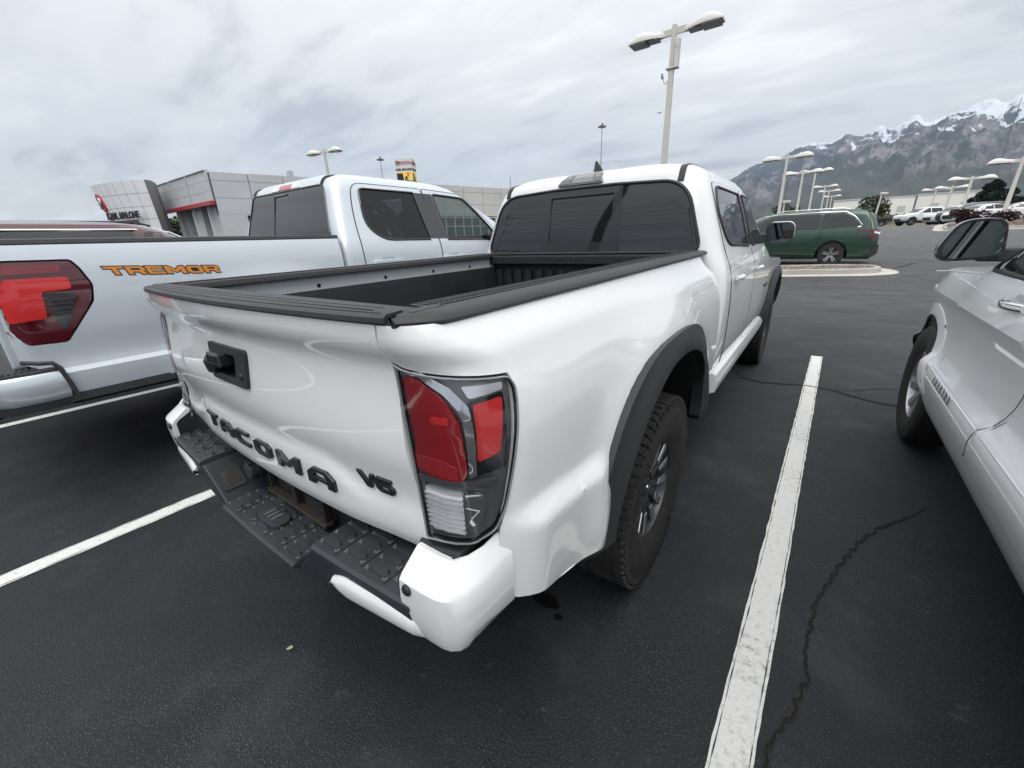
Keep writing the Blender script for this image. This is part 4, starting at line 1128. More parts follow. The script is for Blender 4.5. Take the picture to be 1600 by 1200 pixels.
# ------------------------------------------------------------------ pale pickup in the next stall (local: y = 0 at the tailgate)
F = thing('pickup_truck', 'ice white crew cab pickup with orange TREMOR decal parked on the left', 'pickup truck', (-3.0, -.30, 0), 0)
FW = pchip([.55, .64, .765, .772, .787, .83, 1.0, 1.15, 1.28, 1.36, 1.43, 1.47], [.965, 1.0, 1.015, 1.012, .985, .982, 1.0, 1.008, 1.0, .985, .962, .94])
def f_map(y, z, off=0.0):
    W = FW(z); r = .075; a = y/r
    d = math.hypot(y-1.33, (z-.46)*1.0)
    bump = .035*sst(.84, .58, d)
    if y < r:
        k = math.sqrt(max(0, 1-(1-max(0, y)/r)**2)); x = W-r+r*k
    else: x = W
    # shallow bowl round the lamp pushes its edge in
    return (x+bump+off, y, z)
fcab = Shell([(.60, 1.98, 5.5, .93, .08, .5), (.66, 1.955, 5.75, .985, .05, .5), (.78, 1.95, 5.86, 1.0, .05, .5), (.84, 1.95, 5.88, .985, .05, .5), (1.1, 1.95, 5.86, 1.008, .05, .5), (1.28, 1.95, 5.80, 1.0, .06, .5),
              (1.36, 1.955, 5.4, .985, .07, .5), (1.40, 1.96, 4.75, .972, .08, .4), (1.44, 1.965, 4.62, .955, .09, .35), (1.60, 1.995, 4.30, .89, .11, .3), (1.75, 2.03, 4.02, .83, .12, .3), (1.865, 2.055, 3.82, .785, .13, .3),
              (1.92, 2.08, 3.70, .745, .15, .3), (1.96, 2.13, 3.58, .68, .18, .3), (1.985, 2.22, 3.45, .58, .2, .3)], crown=.030, bow=.012)
fb = obj('body', fcab.build(.045), silverwhite, F, 32)
bool_cut(fb, [MB().lathe([(.001, .6*s), (.53, .6*s), (.53, 1.2*s), (.001, 1.2*s)], (0, 5.0, .46), 'x', 36, True) for s in (1, -1)])
fs = lambda off, s=1: (lambda y, z: (s*(fcab.side(y, z)+off), y, z))
def open_windows(o, polys, grow=.02):
    bm = bmesh.new(); bm.from_mesh(o.data); kill = []
    for f in bm.faces:
        c = f.calc_center_median()
        if abs(c.x) > .5 and abs(f.normal.x) > .4 and any(inside((c.y, c.z), p) or seg_near((c.y, c.z), p, grow) for p in polys): kill.append(f)
    bmesh.ops.delete(bm, geom=kill, context='FACES'); bm.to_mesh(o.data); bm.free()
def open_front(o, zlo, zhi):
    bm = bmesh.new(); bm.from_mesh(o.data); kill = []
    for f in bm.faces:
        c = f.calc_center_median()
        if zlo < c.z < zhi and f.normal.y > .25 and abs(c.x) < fcab.fw(c.z)-.10: kill.append(f)
    bmesh.ops.delete(bm, geom=kill, context='FACES'); bm.to_mesh(o.data); bm.free()
open_front(fb, 1.45, 1.90)
open_windows(fb, [[(2.38, 1.40), (2.955, 1.39), (2.93, 1.85), (2.30, 1.85), (2.24, 1.50)], [(3.18, 1.39), (3.86, 1.38), (4.02, 1.33), (4.10, 1.38), (3.85, 1.66), (3.66, 1.84), (3.18, 1.85)]])
grey_trim = P('grey_trim', (.035, .036, .038), .5)
for s in (1, -1):
    arch = [(1.33+.55*math.cos(R(a)), .46+.54*math.sin(R(a))) for a in range(16, 165, 8)]
    ol = [(0, 1.425), (.5, 1.425), (1.0, 1.425), (1.5, 1.425), (1.915, 1.425), (1.915, .64)]+[(1.915, .635)]+arch+[(.70, .635), (.16, .635), (.10, .70), (.06, .80), (0, .84)]
    lampo = [(.035, 1.345), (.30, 1.338), (.345, 1.30), (.36, 1.20), (.33, 1.12), (.185, .935), (.06, .945), (.02, 1.02), (.01, 1.2)]
    mb = MB(); panel(mb, ol, lambda y, z: tuple(a*b for a, b in zip(f_map(y, z), (s, 1, 1))), (s, 0, 0), .022, holes=[round_poly([(.012, 1.355), (.322, 1.350), (.347, 1.305), (.373, 1.215), (.353, 1.125), (.198, .921), (.05, .928), (.012, 1.0)], .015)] if True else (), thick=.02)
    bs = obj('bed_side', mb, silverwhite, F, 38)
    if True:
        fo = lambda off: (lambda y, z: tuple(a*b for a, b in zip(f_map(y, z, off), (s, 1, 1))))
        def lp(nm, pts, off, mat, par, th=.006, r=.012):
            mb = MB(); panel(mb, round_poly(pts, r, 3), fo(off), (s, 0, 0), .03, thick=th); return obj(nm, mb, mat, par, 40)
        tl = lp('tail_lamp', [(.0, 1.346), (.315, 1.341), (.338, 1.30), (.364, 1.215), (.345, 1.13), (.195, .930), (.055, .936), (.0, 1.0)], -.004, dark_red, F, .02, .012)
        lp('light_bar', [(.01, 1.33), (.27, 1.325), (.27, 1.285), (.01, 1.288)], -.001, P('deep_red', (.19, .010, .016), .12, coat=1), tl)
        lp('red_element', [(.06, 1.265), (.285, 1.262), (.285, 1.20), (.17, 1.195), (.155, 1.06), (.02, 1.05), (.02, 1.20)], .001, red_bright, tl)
        lp('dark_element', [(.175, 1.185), (.30, 1.18), (.215, 1.0), (.19, 1.0)], .002, P('smoke_lens', (.03, .03, .035), .12, coat=1), tl)
        for k in range(6):
            z = 1.03+.024*k; lp('lens_rib', [(.19, z), (.215+.014*k, z), (.215+.014*k, z+.006), (.19, z+.006)], .004, P('rib_dark', (.06, .06, .065), .3, coat=1), tl, .003, 0)
    # rail
    mb = MB().loft([[(s*.955, y, 1.422), (s*.962, y, 1.432), (s*.955, y, 1.452), (s*.86, y, 1.458), (s*.845, y, 1.448), (s*.845, y, 1.41)] for y in (.0, .02, .5, 1.0, 1.5, 1.9, 1.925)])
    obj('rail_cap', mb, grey_trim, F, 40, fix=True)
    obj('bed_inner_wall', MB().box((s*.84, .98, 1.1), (.02, 1.86, .66)), linerp, F, None)
    # skirt, inner arch
    mb = MB().loft([[(s*1.005, y, .645), (s*1.008, y, .60), (s*.96, y, .575), (s*.92, y, .60)] for y in (.12, .4, .75)]); obj('lower_trim', mb, grey_trim, F, None, fix=True)
    rings = []
    for a in range(-10, 191, 10):
        y = 1.33+.555*math.cos(R(a)); z = .46+.545*math.sin(R(a)); rings.append([(s*1.0, y, z), (s*.55, y, z)])
    obj('wheel_housing', MB().loft(rings, False, False), under, F, 60)
    # doors
    f = fs(.004, s); out = (s, 0, 0)
    for nm, o_, rr in (('rear_door', [(2.22, .70), (3.07, .70), (3.07, 1.3), (3.04, 1.89), (2.24, 1.89), (2.15, 1.6), (2.12, 1.2)], [.08, .02, 0, .03, .10, .2, .3]), ('front_door', [(3.09, .70), (4.2, .70), (4.25, 1.1), (4.18, 1.36), (3.86, 1.70), (3.68, 1.87), (3.06, 1.89)], [.02, .08, .1, .05, .12, .08, .02])):
        o2 = round_poly(o_, rr)
        if nm == 'rear_door': win = round_poly([(2.40, 1.405), (2.955, 1.400), (2.93, 1.845), (2.30, 1.845), (2.25, 1.60), (2.27, 1.50)], [.10, .015, .02, .05, .1, .08]); hy = 2.36
        else: win = round_poly([(3.20, 1.395), (3.86, 1.385), (4.02, 1.33), (4.10, 1.38), (3.85, 1.66), (3.66, 1.83), (3.19, 1.845)], [.015, .03, .03, .03, .12, .06, .02]); hy = 3.22
        mb = MB(); panel(mb, o2, f, out, .04, holes=[win], thick=.03); d = obj(nm, mb, silverwhite, F, 35)
        seam(d, o2+[o2[0]], fs(.0025, s), .004)
        obj('window_seal', MB().tube([fs(.004, s)(*p) for p in win+[win[0]]], .010, 6, False), gloss_black, d)
        mb = MB(); panel(mb, win, fs(.001, s), out, .06, thick=0, rim=False)
        obj('window', mb, glass_tint if nm == 'rear_door' else glass_clear, d, 35)
        mb = MB().loft([[(s*(fcab.side(hy, 1.215)+x), y, z) for y, z in rrect(hy-.15, 1.195, hy+.15, 1.235, .012, 3)] for x in (.0, .02, .034, .038)]); obj('handle', mb, silverwhite, d, 40, fix=True, bevel=.004)
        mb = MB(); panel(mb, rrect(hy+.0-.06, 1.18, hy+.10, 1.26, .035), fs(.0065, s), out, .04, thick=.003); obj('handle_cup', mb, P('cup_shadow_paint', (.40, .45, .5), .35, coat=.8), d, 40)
    mb = MB(); panel(mb, [(2.965, 1.41), (3.185, 1.405), (3.175, 1.845), (2.94, 1.845)], fs(.0065, s), out, .06, thick=.004); obj('pillar_trim', mb, P('pillar_black', (.018, .018, .022), .3, coat=.5), F, 35)
    m = MB().loft([[(s*(1.12+px*k), 3.98+dy, 1.42+pz*k) for px, pz in rrect(-.12, -.13, .12, .13, .05, 5)] for dy, k in ((0, .9), (.03, 1), (.09, .95), (.15, .6))]); mo = obj('side_mirror', m, silverwhite, F, 50, fix=True)
    obj('mirror_pane', MB().add([(s*(1.12+px*.88), 3.979, 1.42+pz*.88) for px, pz in rrect(-.12, -.13, .12, .13, .05, 5)], [tuple(range(24)) if s > 0 else tuple(reversed(range(24)))]), mirror_m, mo, None)
    obj('mirror_arm', MB().box((s*.99, 4.02, 1.38), (.12, .06, .05)), blackp, mo, None)
    # stripe letters
    if True:
        x0 = .44; ws = [.092, .092, .088, .108, .092, .092]
        tilt = lambda y: 1.268-.030*(y-.44)/.56
        for off, gr, mt, nm in ((.0015, .0055, decal_dark, 'decal_outline'), (.0032, 0, orange, 'decal_letter')):
            xx = x0
            for ch, w_ in zip('TREMOR', ws):
                loops = letter(ch)
                hgt = .044
                def mp(u, v, xx=xx, w_=w_): 
                    yy = xx+(u+.0)*w_*.92-(v-.5)*.016; return (yy, tilt(yy)+(v-.5)*hgt+.012)
                o_ = [mp(*p) for p in loops[0]]
                if s < 0: pass
                if gr:
                    def grow(lp, g):
                        ar = sum(lp[i-1][0]*lp[i][1]-lp[i][0]*lp[i-1][1] for i in range(len(lp))); sg = 1 if ar > 0 else -1; out_ = []
                        for i in range(len(lp)):
                            p0, p1, p2 = Vector(lp[i-1]), Vector(lp[i]), Vector(lp[(i+1) % len(lp)])
                            n1_ = Vector(((p1-p0).y, -(p1-p0).x)).normalized()*sg; n2_ = Vector(((p2-p1).y, -(p2-p1).x)).normalized()*sg
                            m_ = n1_+n2_; m_ = m_*(1/max(.55, 1+n1_.dot(n2_))); out_.append(tuple(p1+m_*g))
                        return out_
                    o_ = grow(o_, gr); hs = []
                else: hs = [[mp(*p) for p in h] for h in loops[1:]]
                if s > 0:
                    mb = MB(); panel(mb, o_, fo(off), (s, 0, 0), .05, holes=hs, thick=0, rim=False); obj(nm, mb, mt, bs, None)
                xx += w_
# rear window with slider, roof fin, brake light, tailgate, bumper
fbk = lambda off: (lambda x, z: (x, fcab.back(x, z)-off, z))
g = round_poly([(-.80, 1.44), (.80, 1.44), (.665, 1.872), (-.665, 1.872)], [.05, .05, .06, .06], 6)
mb = MB(); panel(mb, g, fbk(.003), (0, -1, 0), .05, thick=.01); rw = obj('rear_window', mb, P('rear_privacy_glass', (.02, .021, .024), .03, spec=.9), F, 35)
obj('slider_edge', MB().tube([fbk(.004)(*p) for p in [(.05, 1.84), (-.19, 1.835), (-.20, 1.825), (-.20, 1.46)]], .009, 6), gloss_black, rw)
obj('window_seal', MB().tube([fbk(.002)(*p) for p in g+[g[0]]], .009, 6, False), gloss_black, rw)
mb = MB(); panel(mb, round_poly([(-.27, 1.885), (.26, 1.885), (.24, 1.93), (-.25, 1.93)], .01), fbk(.012), (0, -1, .3), .04, thick=.02); bl_ = obj('brake_light', mb, clear_lamp, F, 40)
mb = MB(); panel(mb, [(-.11, 1.889), (.12, 1.889), (.11, 1.926), (-.10, 1.926)], fbk(.0145), (0, -1, .3), .04, thick=.004); obj('red_cell', mb, P('brake_red', (.55, .03, .02), .2, coat=1), bl_, 40)
for x, y, w_, l_ in ((.22, 2.75, .07, .17), (-.55, 2.5, .05, .12)):
    mb = MB().loft([[(x+w_*k*math.cos(a), y+l_*k*math.sin(a), 1.975+h) for a in [2*PI*i/20 for i in range(20)]] for k, h in ((1, -.01), (1, .01), (.9, .03), (.6, .04), (.1, .043))]); obj('roof_antenna', mb, blackp, F, 50)
for s in (1, -1):
    path = [(s*.64, fcab.back(.64, z)-.002, z) for z in (1.875, 1.89, 1.905, 1.92, 1.935)]+[(s*.635, 2.17, 1.946), (s*.63, 2.24, 1.953)]
    obj('drip_molding', MB().tube(path, .013, 8), blackp, F, 50)
mb = MB().loft([[(x, y, z) for x, z in rrect(-.915, .80, .915, 1.43, .03, 3)] for y in (-.03, -.015, .03)]); tg = obj('tailgate', mb, silverwhite, F, 40, bevel=.01)
obj('tailgate_handle', MB().box((0, -.035, 1.28), (.26, .02, .09)), blackp, tg, None, bevel=.006)
obj('gate_cap', MB().box((0, .0, 1.447), (1.68, .10, .03)), grey_trim, tg, None, bevel=.006)
chr_b = P('bumper_paint', (.58, .63, .68), .25, metal=.3, coat=1)
mb = MB(); rings = []
path = [(-1.03, .13), (-1.035, .02), (-1.02, -.09), (-.95, -.17), (-.75, -.215), (-.4, -.23), (.4, -.23), (.75, -.215), (.95, -.17), (1.02, -.09), (1.035, .02), (1.03, .13)]
mb.sweep([(-.06, .775), (-.012, .785), (0, .772), (.006, .72), (-.005, .655), (-.03, .625), (-.08, .62)], path)
fbu = obj('rear_bumper', mb, chr_b, F, 40, fix=True)
mb = MB(); mb.loft([[(x, y, z) for x, y in [(-1.02, .12), (-1.0, -.08), (-.93, -.15), (-.74, -.195), (.74, -.195), (.93, -.15), (1.0, -.08), (1.02, .12)]] for z in (.76, .805)])
sp_ = obj('step_top', mb, grey_trim, fbu, None, bevel=.01, fix=True)
mb = MB()
for i in range(8): mb.box((.90, -.12+.022*i, .808), (.20, .010, .006))
obj('step_ribs', mb, grey_trim, sp_, None)
obj('bumper_gap_trim', MB().tube([(1.0, .0, .855), (1.022, .06, .838), (1.03, .105, .832), (1.033, .125, .80), (1.034, .14, .70), (1.03, .15, .63)], .011, 8), grey_trim, F, 50)
mb = MB().sweep([(-.10, .63), (-.02, .63), (-.03, .585), (-.12, .57)], path); obj('bumper_valance', mb, grey_trim, fbu, None, fix=True)
obj('tow_hook', MB().tube([(.80, -.14, .60), (.80, -.20, .57), (.86, -.22, .56), (.92, -.19, .57), (.92, -.12, .60)], .018, 10), P('hook_black', (.02, .02, .022), .5), fbu, 50)
for s in (1, -1):
    make_wheel(F, s*.87, 1.33, .42, s, .42, .275, .225, 'six'); make_wheel(F, s*.87, 5.0, .42, s, .42, .275, .225, 'six')
obj('chassis', MB().box((0, 1.0, .80), (1.6, 1.7, .06)).box((-.45, 2.9, .58), (.09, 5.4, .14)).box((.45, 2.9, .58), (.09, 5.4, .14)).box((0, 3.7, .62), (1.7, 3.0, .10)), under, F, None)
obj('rear_axle', MB().tube([(-.8, 1.33, .42), (.8, 1.33, .42)], .05, 10), under, F, 40)
mb = MB(); panel(mb, round_poly([(-.84, 1.43), (.84, 1.43), (.68, 1.905), (-.68, 1.905)], .06), lambda x, z: (x, fcab.front(x, z)+.004, z), (0, 1, .4), .06, thick=0, rim=False); obj('windshield', mb, glass_clear, F, 35)
# cabin: seats, dash, dark inside so that the panes read as panes
mb = MB()
def inset(z, k=.97): return fcab.ring(z, k)
mb.loft([inset(z) for z in (.75, 1.0, 1.2, 1.38)], False); mb.f = [tuple(reversed(f)) for f in mb.f]
obj('door_lining', mb, interior, F, 40)
obj('floor', MB().box((0, 3.3, .78), (1.7, 2.6, .04)), interior, F, None)
obj('headliner', MB().loft([fcab.ring(1.915, .93)], True), interior, F, None)
obj('dashboard', MB().box((0, 4.28, 1.22), (1.6, .5, .34)), interior, F, None, bevel=.05)
for nm, y in (('front_seat', 3.60), ('rear_seat', 2.80)):
    for x in (-.42, .42):
        mb = MB().box((x, y+.05, 1.02), (.52, .55, .22)); 
        mb.loft([[(x+px*k, y-.26-.16*t, 1.10+.62*t) for px in (-.24, .24)]+[(x+px*k, y-.14-.16*t, 1.10+.62*t) for px in (.24, -.24)] for t, k in ((0, 1), (.5, 1), (.95, .85), (1, .7))])
        st = obj(nm, mb, P('seat_fabric', (.045, .047, .05), .8), F, 40, bevel=.03)
        obj('headrest', MB().box((x, y-.38, 1.80 if nm == 'front_seat' else 1.72), (.24, .09, .16)), P('seat_fabric', (.045, .047, .05), .8), st, None, bevel=.03)
obj('steering_wheel', MB().tube([(-.42+.19*math.cos(a), 3.98+.06*math.sin(a), 1.30+.18*math.sin(a)) for a in [2*PI*i/24 for i in range(25)]], .014, 6, False), interior, F, 50)

# ------------------------------------------------------------------ silver-white suv on the right (local y = 0 at its rear)
SV = thing('suv', 'pearl white suv at the right photo edge with a black door mirror', 'suv', (2.775, -.76, 0), 0)
sk = [(.34, .15, 4.62, .84, .15, .7), (.42, .05, 4.74, .915, .15, .5), (.50, .0, 4.80, .955, .12, .5), (.585, 0, 4.82, .970, .12, .5), (.635, 0, 4.83, .965, .12, .5), (.675, 0, 4.83, .925, .12, .5), (.80, 0, 4.83, .905, .12, .5), (.93, .01, 4.80, .922, .12, .5), (.985, .02, 4.76, .945, .12, .5), (1.01, .02, 4.74, .938, .12, .5),
      (1.06, .03, 4.66, .925, .12, .5), (1.10, .04, 4.40, .915, .12, .45), (1.14, .05, 3.62, .905, .12, .4), (1.20, .06, 3.45, .885, .12, .35), (1.45, .14, 3.00, .80, .14, .3), (1.62, .20, 2.72, .745, .15, .3), (1.69, .26, 2.60, .70, .18, .3), (1.73, .36, 2.46, .62, .2, .3), (1.745, .5, 2.3, .52, .2, .3)]
sk = [k[:5]+((.80 if k[0] < 1.08 else k[5]),) for k in sk]
ss = Shell(sk, .03, .02)
sb = obj('body', ss.build(.03), pearl, SV, 30)
wc = [MB().lathe([(.001, .55*s), (.445, .55*s), (.445, 1.3*s), (.001, 1.3*s)], (0, y, .40), 'x', 40, True) for s in (1, -1) for y in (3.93, 1.14)]
bool_cut(sb, wc)
for s in (1, -1):
    sf = lambda off, s=s: (lambda y, z: (s*(ss.side(y, z)+off), y, z))
    out = (s, 0, 0)
    for yc in (3.93, 1.14):
        ro = [(yc+.505*math.cos(R(a)), .40+.505*math.sin(R(a))) for a in range(0, 181, 9)]; ri = [(yc+.435*math.cos(R(a)), .40+.435*math.sin(R(a))) for a in range(180, -1, -9)]
        mb = MB(); panel(mb, ro+ri, lambda y, z: (s*(ss.side(y, z)+.004+.012*sst(.51, .45, math.hypot(y-yc, z-.40))), y, z), out, .03, thick=.008); obj('wheel_arch', mb, pearl, SV, 35)
        mb = MB().tube([(s*(ss.side(yc+.44*math.cos(R(a)), .40+.44*math.sin(R(a)))+.008), yc+.435*math.cos(R(a)), .40+.435*math.sin(R(a))) for a in range(-4, 185, 6)], .009, 6, False); obj('arch_lip', mb, grey_trim, SV, 50)
        rings = [[(s*.74, yc+.44*math.cos(R(a)), .40+.44*math.sin(R(a))), (s*.55, yc+.44*math.cos(R(a)), .40+.44*math.sin(R(a)))] for a in range(-10, 191, 10)]
        obj('wheel_housing', MB().loft(rings, False, False), under, SV, 60)
    for nm, o_, rr, win in (('front_door', [(2.46, .62), (2.50, .50), (3.30, .50), (3.40, .62), (3.36, .95), (3.34, 1.12), (2.95, 1.46), (2.76, 1.61), (2.42, 1.63), (2.38, 1.1), (2.38, .80)], [.05, .04, .05, .05, .05, .05, .1, .06, .03, .1, .1], [(2.52, 1.16), (3.22, 1.16), (2.94, 1.42), (2.76, 1.57), (2.52, 1.59)]),
                            ('rear_door', [(1.62, .62), (1.55, .5), (2.47, .5), (2.43, .62), (2.35, .80), (2.35, 1.1), (2.39, 1.63), (1.50, 1.62), (1.40, 1.15), (1.60, .9)], [.05, .05, .04, .04, .1, .1, .03, .06, .1, .2], [(1.55, 1.16), (2.28, 1.16), (2.30, 1.59), (1.62, 1.58)])):
        o2 = round_poly(o_, rr); mb = MB(); panel(mb, o2, sf(.003), out, .03, thick=.01); d = obj(nm, mb, pearl, SV, 35)
        seam(d, o2+[o2[0]], sf(.0012), .0016, P('grey_gap', (.20, .20, .21), .8))
        w2 = round_poly(win, .04); mb = MB(); panel(mb, w2, sf(.005), out, .05, thick=.004); obj('window', mb, dark_glass, d, 35)
        obj('window_seal', MB().tube([sf(.006)(*p) for p in w2+[w2[0]]], .009, 6, False), blackp, d)
        hy = (2.66 if nm == 'front_door' else 1.72)
        mb = MB(); rings = []
        for i in range(9):
            t = i/8; yy = hy-.11+.22*t; xx = ss.side(yy, 1.075)+.012+.028*math.sin(PI*t)
            rings.append([(s*(xx+.010*math.cos(a)), yy, 1.075+.016*math.sin(a)) for a in [2*PI*k/10 for k in range(10)]])
        obj('handle', mb.loft(rings), chrome, d, 60)
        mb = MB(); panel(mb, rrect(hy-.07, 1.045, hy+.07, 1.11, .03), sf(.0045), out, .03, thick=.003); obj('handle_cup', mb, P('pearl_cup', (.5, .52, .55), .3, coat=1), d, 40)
    mb = MB(); panel(mb, round_poly([(.55, 1.18), (1.38, 1.17), (1.5, 1.58), (.72, 1.57)], .06), sf(.004), out, .06, thick=.004); obj('quarter_window', mb, dark_glass, SV, 35)
    # chrome badge on the lower door, letter blocks
    if s < 0:
        base = 2.82
        for i, w_ in enumerate((.040, .036, .034, .036, .036, .030, .036)):
            ch = 'ARMEOCT'[i]
            mb = MB(); panel(mb, rrect(base, .606, base+w_*.72, .640, .005, 2), sf(.009), out, .05, holes=[rrect(base+w_*.2, .616, base+w_*.52, .630, .003, 2)] if i % 2 == 0 else (), thick=.008)
            obj('badge_character', mb, chrome, SV, None, bevel=.001); base += .056
    # mirror
    mx, my, mz = .975, 3.21, 1.295
    def mring(k, dy, dx=0): 
        shp = round_poly([(-.105, -.085), (.10, -.105), (.135, -.055), (.075, .085), (-.02, .095), (-.085, .08)], .05, 5)
        return [(s*(mx-.0+px*k+dx), my+dy, mz+pz*k) for px, pz in [(p[0], p[1]) for p in shp]]
    m = MB().loft([mring(.97, 0), mring(1, .02), mring(.97, .07), mring(.80, .13), mring(.45, .165)]); mo = obj('side_mirror', m, P('mirror_cap_black', (.012, .012, .013), .25, coat=.8), SV, 50, fix=True)
    k_ = len(mring(1, 0)); obj('mirror_pane', MB().add(mring(.84, -.0015), [tuple(range(k_)) if s > 0 else tuple(reversed(range(k_)))]), P('tinted_mirror', (.20, .23, .22), .02, metal=1), mo, None)
    obj('mirror_arm', MB().box((s*.885, my+.06, 1.225), (.14, .09, .06)), blackp, mo, None, bevel=.01)
    mb = MB(); rings = []
    for yy in [1.64+.09*i for i in range(20)]:
        rings.append([(s*.955, yy, .50), (s*.962, yy, .47), (s*.93, yy, .40), (s*.85, yy, .38), (s*.85, yy, .48)])
    obj('rocker_trim', mb.loft(rings), P('silver_trim', (.30, .31, .31), .45, metal=.3), SV, 40, fix=True)
    make_wheel(SV, s*.792, 3.93, .385, s, .385, .255, .235, 'silver', lugs=False, steer=.0); make_wheel(SV, s*.80, 1.14, .385, s, .385, .255, .235, 'silver', lugs=False)
    obj('head_lamp', MB().box((s*.60, 4.62, .88), (.35, .2, .16)), clear_lamp, SV, None, bevel=.03)
    obj('tail_lamp', MB().box((s*.80, .06, 1.05), (.22, .12, .30)), dark_red, SV, None, bevel=.03)
    obj('roof_rail', MB().tube([(s*.60, .6, 1.70), (s*.60, .75, 1.775), (s*.60, 2.2, 1.78), (s*.60, 2.4, 1.72)], .018, 8), blackp, SV, 50)
mb = MB(); panel(mb, round_poly([(-.72, 1.17), (.72, 1.17), (.62, 1.62), (-.62, 1.62)], .06), lambda x, z: (x, ss.front(x, z)+.004, z), (0, 1, .4), .06, thick=.006); obj('windshield', mb, dark_glass, SV, 35)
mb = MB(); panel(mb, round_poly([(-.70, 1.10), (.70, 1.10), (.62, 1.58), (-.62, 1.58)], .06), lambda x, z: (x, ss.back(x, z)-.004, z), (0, -1, .2), .06, thick=.006); obj('rear_window', mb, dark_glass, SV, 35)
obj('underbody', MB().box((0, 2.5, .40), (1.2, 4.2, .16)), under, SV, None)

# ------------------------------------------------------------------ other cars
def simple_wheel(parent, cx, cy, s, Rt, W=.2, spokes=5, Rr=None, mat=None):
    Rr = Rr or Rt*.66; h = W/2
    w_ = bpy.data.objects.new('wheel', None); COL.objects.link(w_); w_.parent = parent
    obj('tyre', MB().lathe([(Rr, s*-h), (Rt-.03, s*-h), (Rt, s*-h*.7), (Rt, s*h*.7), (Rt-.03, s*h), (Rr, s*h)], (cx, cy, Rt), 'x', 32), rubber, w_, 40, fix=True)
    obj('rim', MB().lathe([(.001, s*h*.2), (Rr*.97, s*h*.2), (Rr*.97, s*h*.98), (Rr, s*h)], (cx, cy, Rt), 'x', 28), darkalloy, w_, 40, fix=True)
    sp = MB()
    for k in range(spokes):
        M3 = Matrix.Rotation(2*PI*k/spokes, 3, 'X'); wd = Rr*1.15/spokes
        for sg in (-1, 1):
            ring = lambda r_, o, ww, d: [Vector((cx, cy, Rt))+M3 @ Vector((s*d, o-ww, r_)) for ww in (wd*.32,)]+[Vector((cx, cy, Rt))+M3 @ Vector((s*d, o+wd*.32, r_)), Vector((cx, cy, Rt))+M3 @ Vector((s*(d-.02), o+wd*.32, r_)), Vector((cx, cy, Rt))+M3 @ Vector((s*(d-.02), o-wd*.32, r_))]
            sp.loft([ring(Rr*.1, sg*wd*.2, wd, h*.7), ring(Rr*.96, sg*wd*.62, wd, h*.95)])
    obj('spokes', sp, mat or silver_alloy, w_, None, fix=True)
KEYS = {
 'suv': (4.75, [(.26, .15, 4.55, .80, .2, .4), (.42, .02, 4.72, .90, .2, .45), (.7, 0, 4.75, .94, .2, .45), (.95, .03, 4.66, .935, .2, .45), (1.02, .05, 4.5, .925, .2, .42), (1.07, .07, 3.62, .91, .2, .4), (1.14, .09, 3.45, .89, .2, .35), (1.4, .18, 2.98, .79, .2, .3), (1.58, .28, 2.66, .71, .22, .3), (1.65, .40, 2.5, .65, .25, .3), (1.68, .6, 2.3, .54, .3, .3)], (.93, 3.80), .36,
         [[(2.35, 1.12), (3.28, 1.11), (2.96, 1.38), (2.70, 1.56), (2.38, 1.58)], [(1.25, 1.12), (2.28, 1.12), (2.30, 1.58), (1.32, 1.58)], [(.40, 1.16), (1.16, 1.13), (1.22, 1.56), (.58, 1.52)]]),
 'sedan': (4.85, [(.20, .2, 4.65, .78, .2, .4), (.34, .03, 4.80, .87, .2, .45), (.6, 0, 4.85, .905, .2, .45), (.82, .02, 4.76, .905, .2, .45), (.92, .06, 4.6, .895, .2, .42), (.97, .15, 4.3, .885, .2, .4), (1.01, .75, 3.62, .86, .2, .35), (1.08, .95, 3.42, .83, .22, .3), (1.28, 1.32, 2.98, .72, .22, .3), (1.38, 1.60, 2.68, .64, .25, .3), (1.42, 1.85, 2.45, .52, .28, .3)], (1.0, 3.85), .33,
         [[(2.35, 1.03), (3.35, 1.03), (2.92, 1.27), (2.62, 1.36), (2.37, 1.37)], [(1.18, 1.04), (2.29, 1.03), (2.31, 1.37), (1.72, 1.35), (1.38, 1.22)]]),
 'van': (5.15, [(.22, .12, 4.95, .85, .2, .4), (.40, .02, 5.1, .95, .2, .45), (.7, 0, 5.15, .985, .2, .45), (.95, .02, 5.02, .985, .2, .45), (1.02, .03, 4.86, .975, .2, .4), (1.08, .05, 4.50, .96, .2, .38), (1.14, .07, 4.3, .94, .2, .35), (1.4, .18, 3.72, .86, .2, .3), (1.58, .30, 3.28, .80, .2, .3), (1.66, .38, 3.02, .74, .22, .3), (1.70, .52, 2.8, .64, .25, .3)], (1.16, 4.20), .36,
         [[(2.95, 1.12), (4.2, 1.10), (3.70, 1.38), (3.30, 1.55), (2.97, 1.58)], [(1.62, 1.14), (2.88, 1.12), (2.90, 1.58), (1.62, 1.60)], [(.52, 1.20), (1.55, 1.14), (1.55, 1.60), (.98, 1.59)]]),
 'truck': (5.4, [(.45, 1.7, 5.2, .85, .1, .4), (.6, 1.66, 5.36, .93, .08, .42), (.9, 1.65, 5.38, .94, .08, .42), (1.08, 1.66, 5.2, .93, .1, .4), (1.14, 1.67, 4.3, .91, .1, .35), (1.22, 1.68, 4.15, .88, .1, .3), (1.5, 1.74, 3.72, .77, .12, .3), (1.68, 1.80, 3.4, .68, .14, .3), (1.74, 1.9, 3.2, .56, .2, .3)], (1.05, 4.5), .40,
         [[(2.95, 1.2), (4.05, 1.19), (3.7, 1.45), (3.4, 1.62), (2.97, 1.64)], [(1.9, 1.2), (2.88, 1.2), (2.90, 1.64), (1.95, 1.62)]]),
}
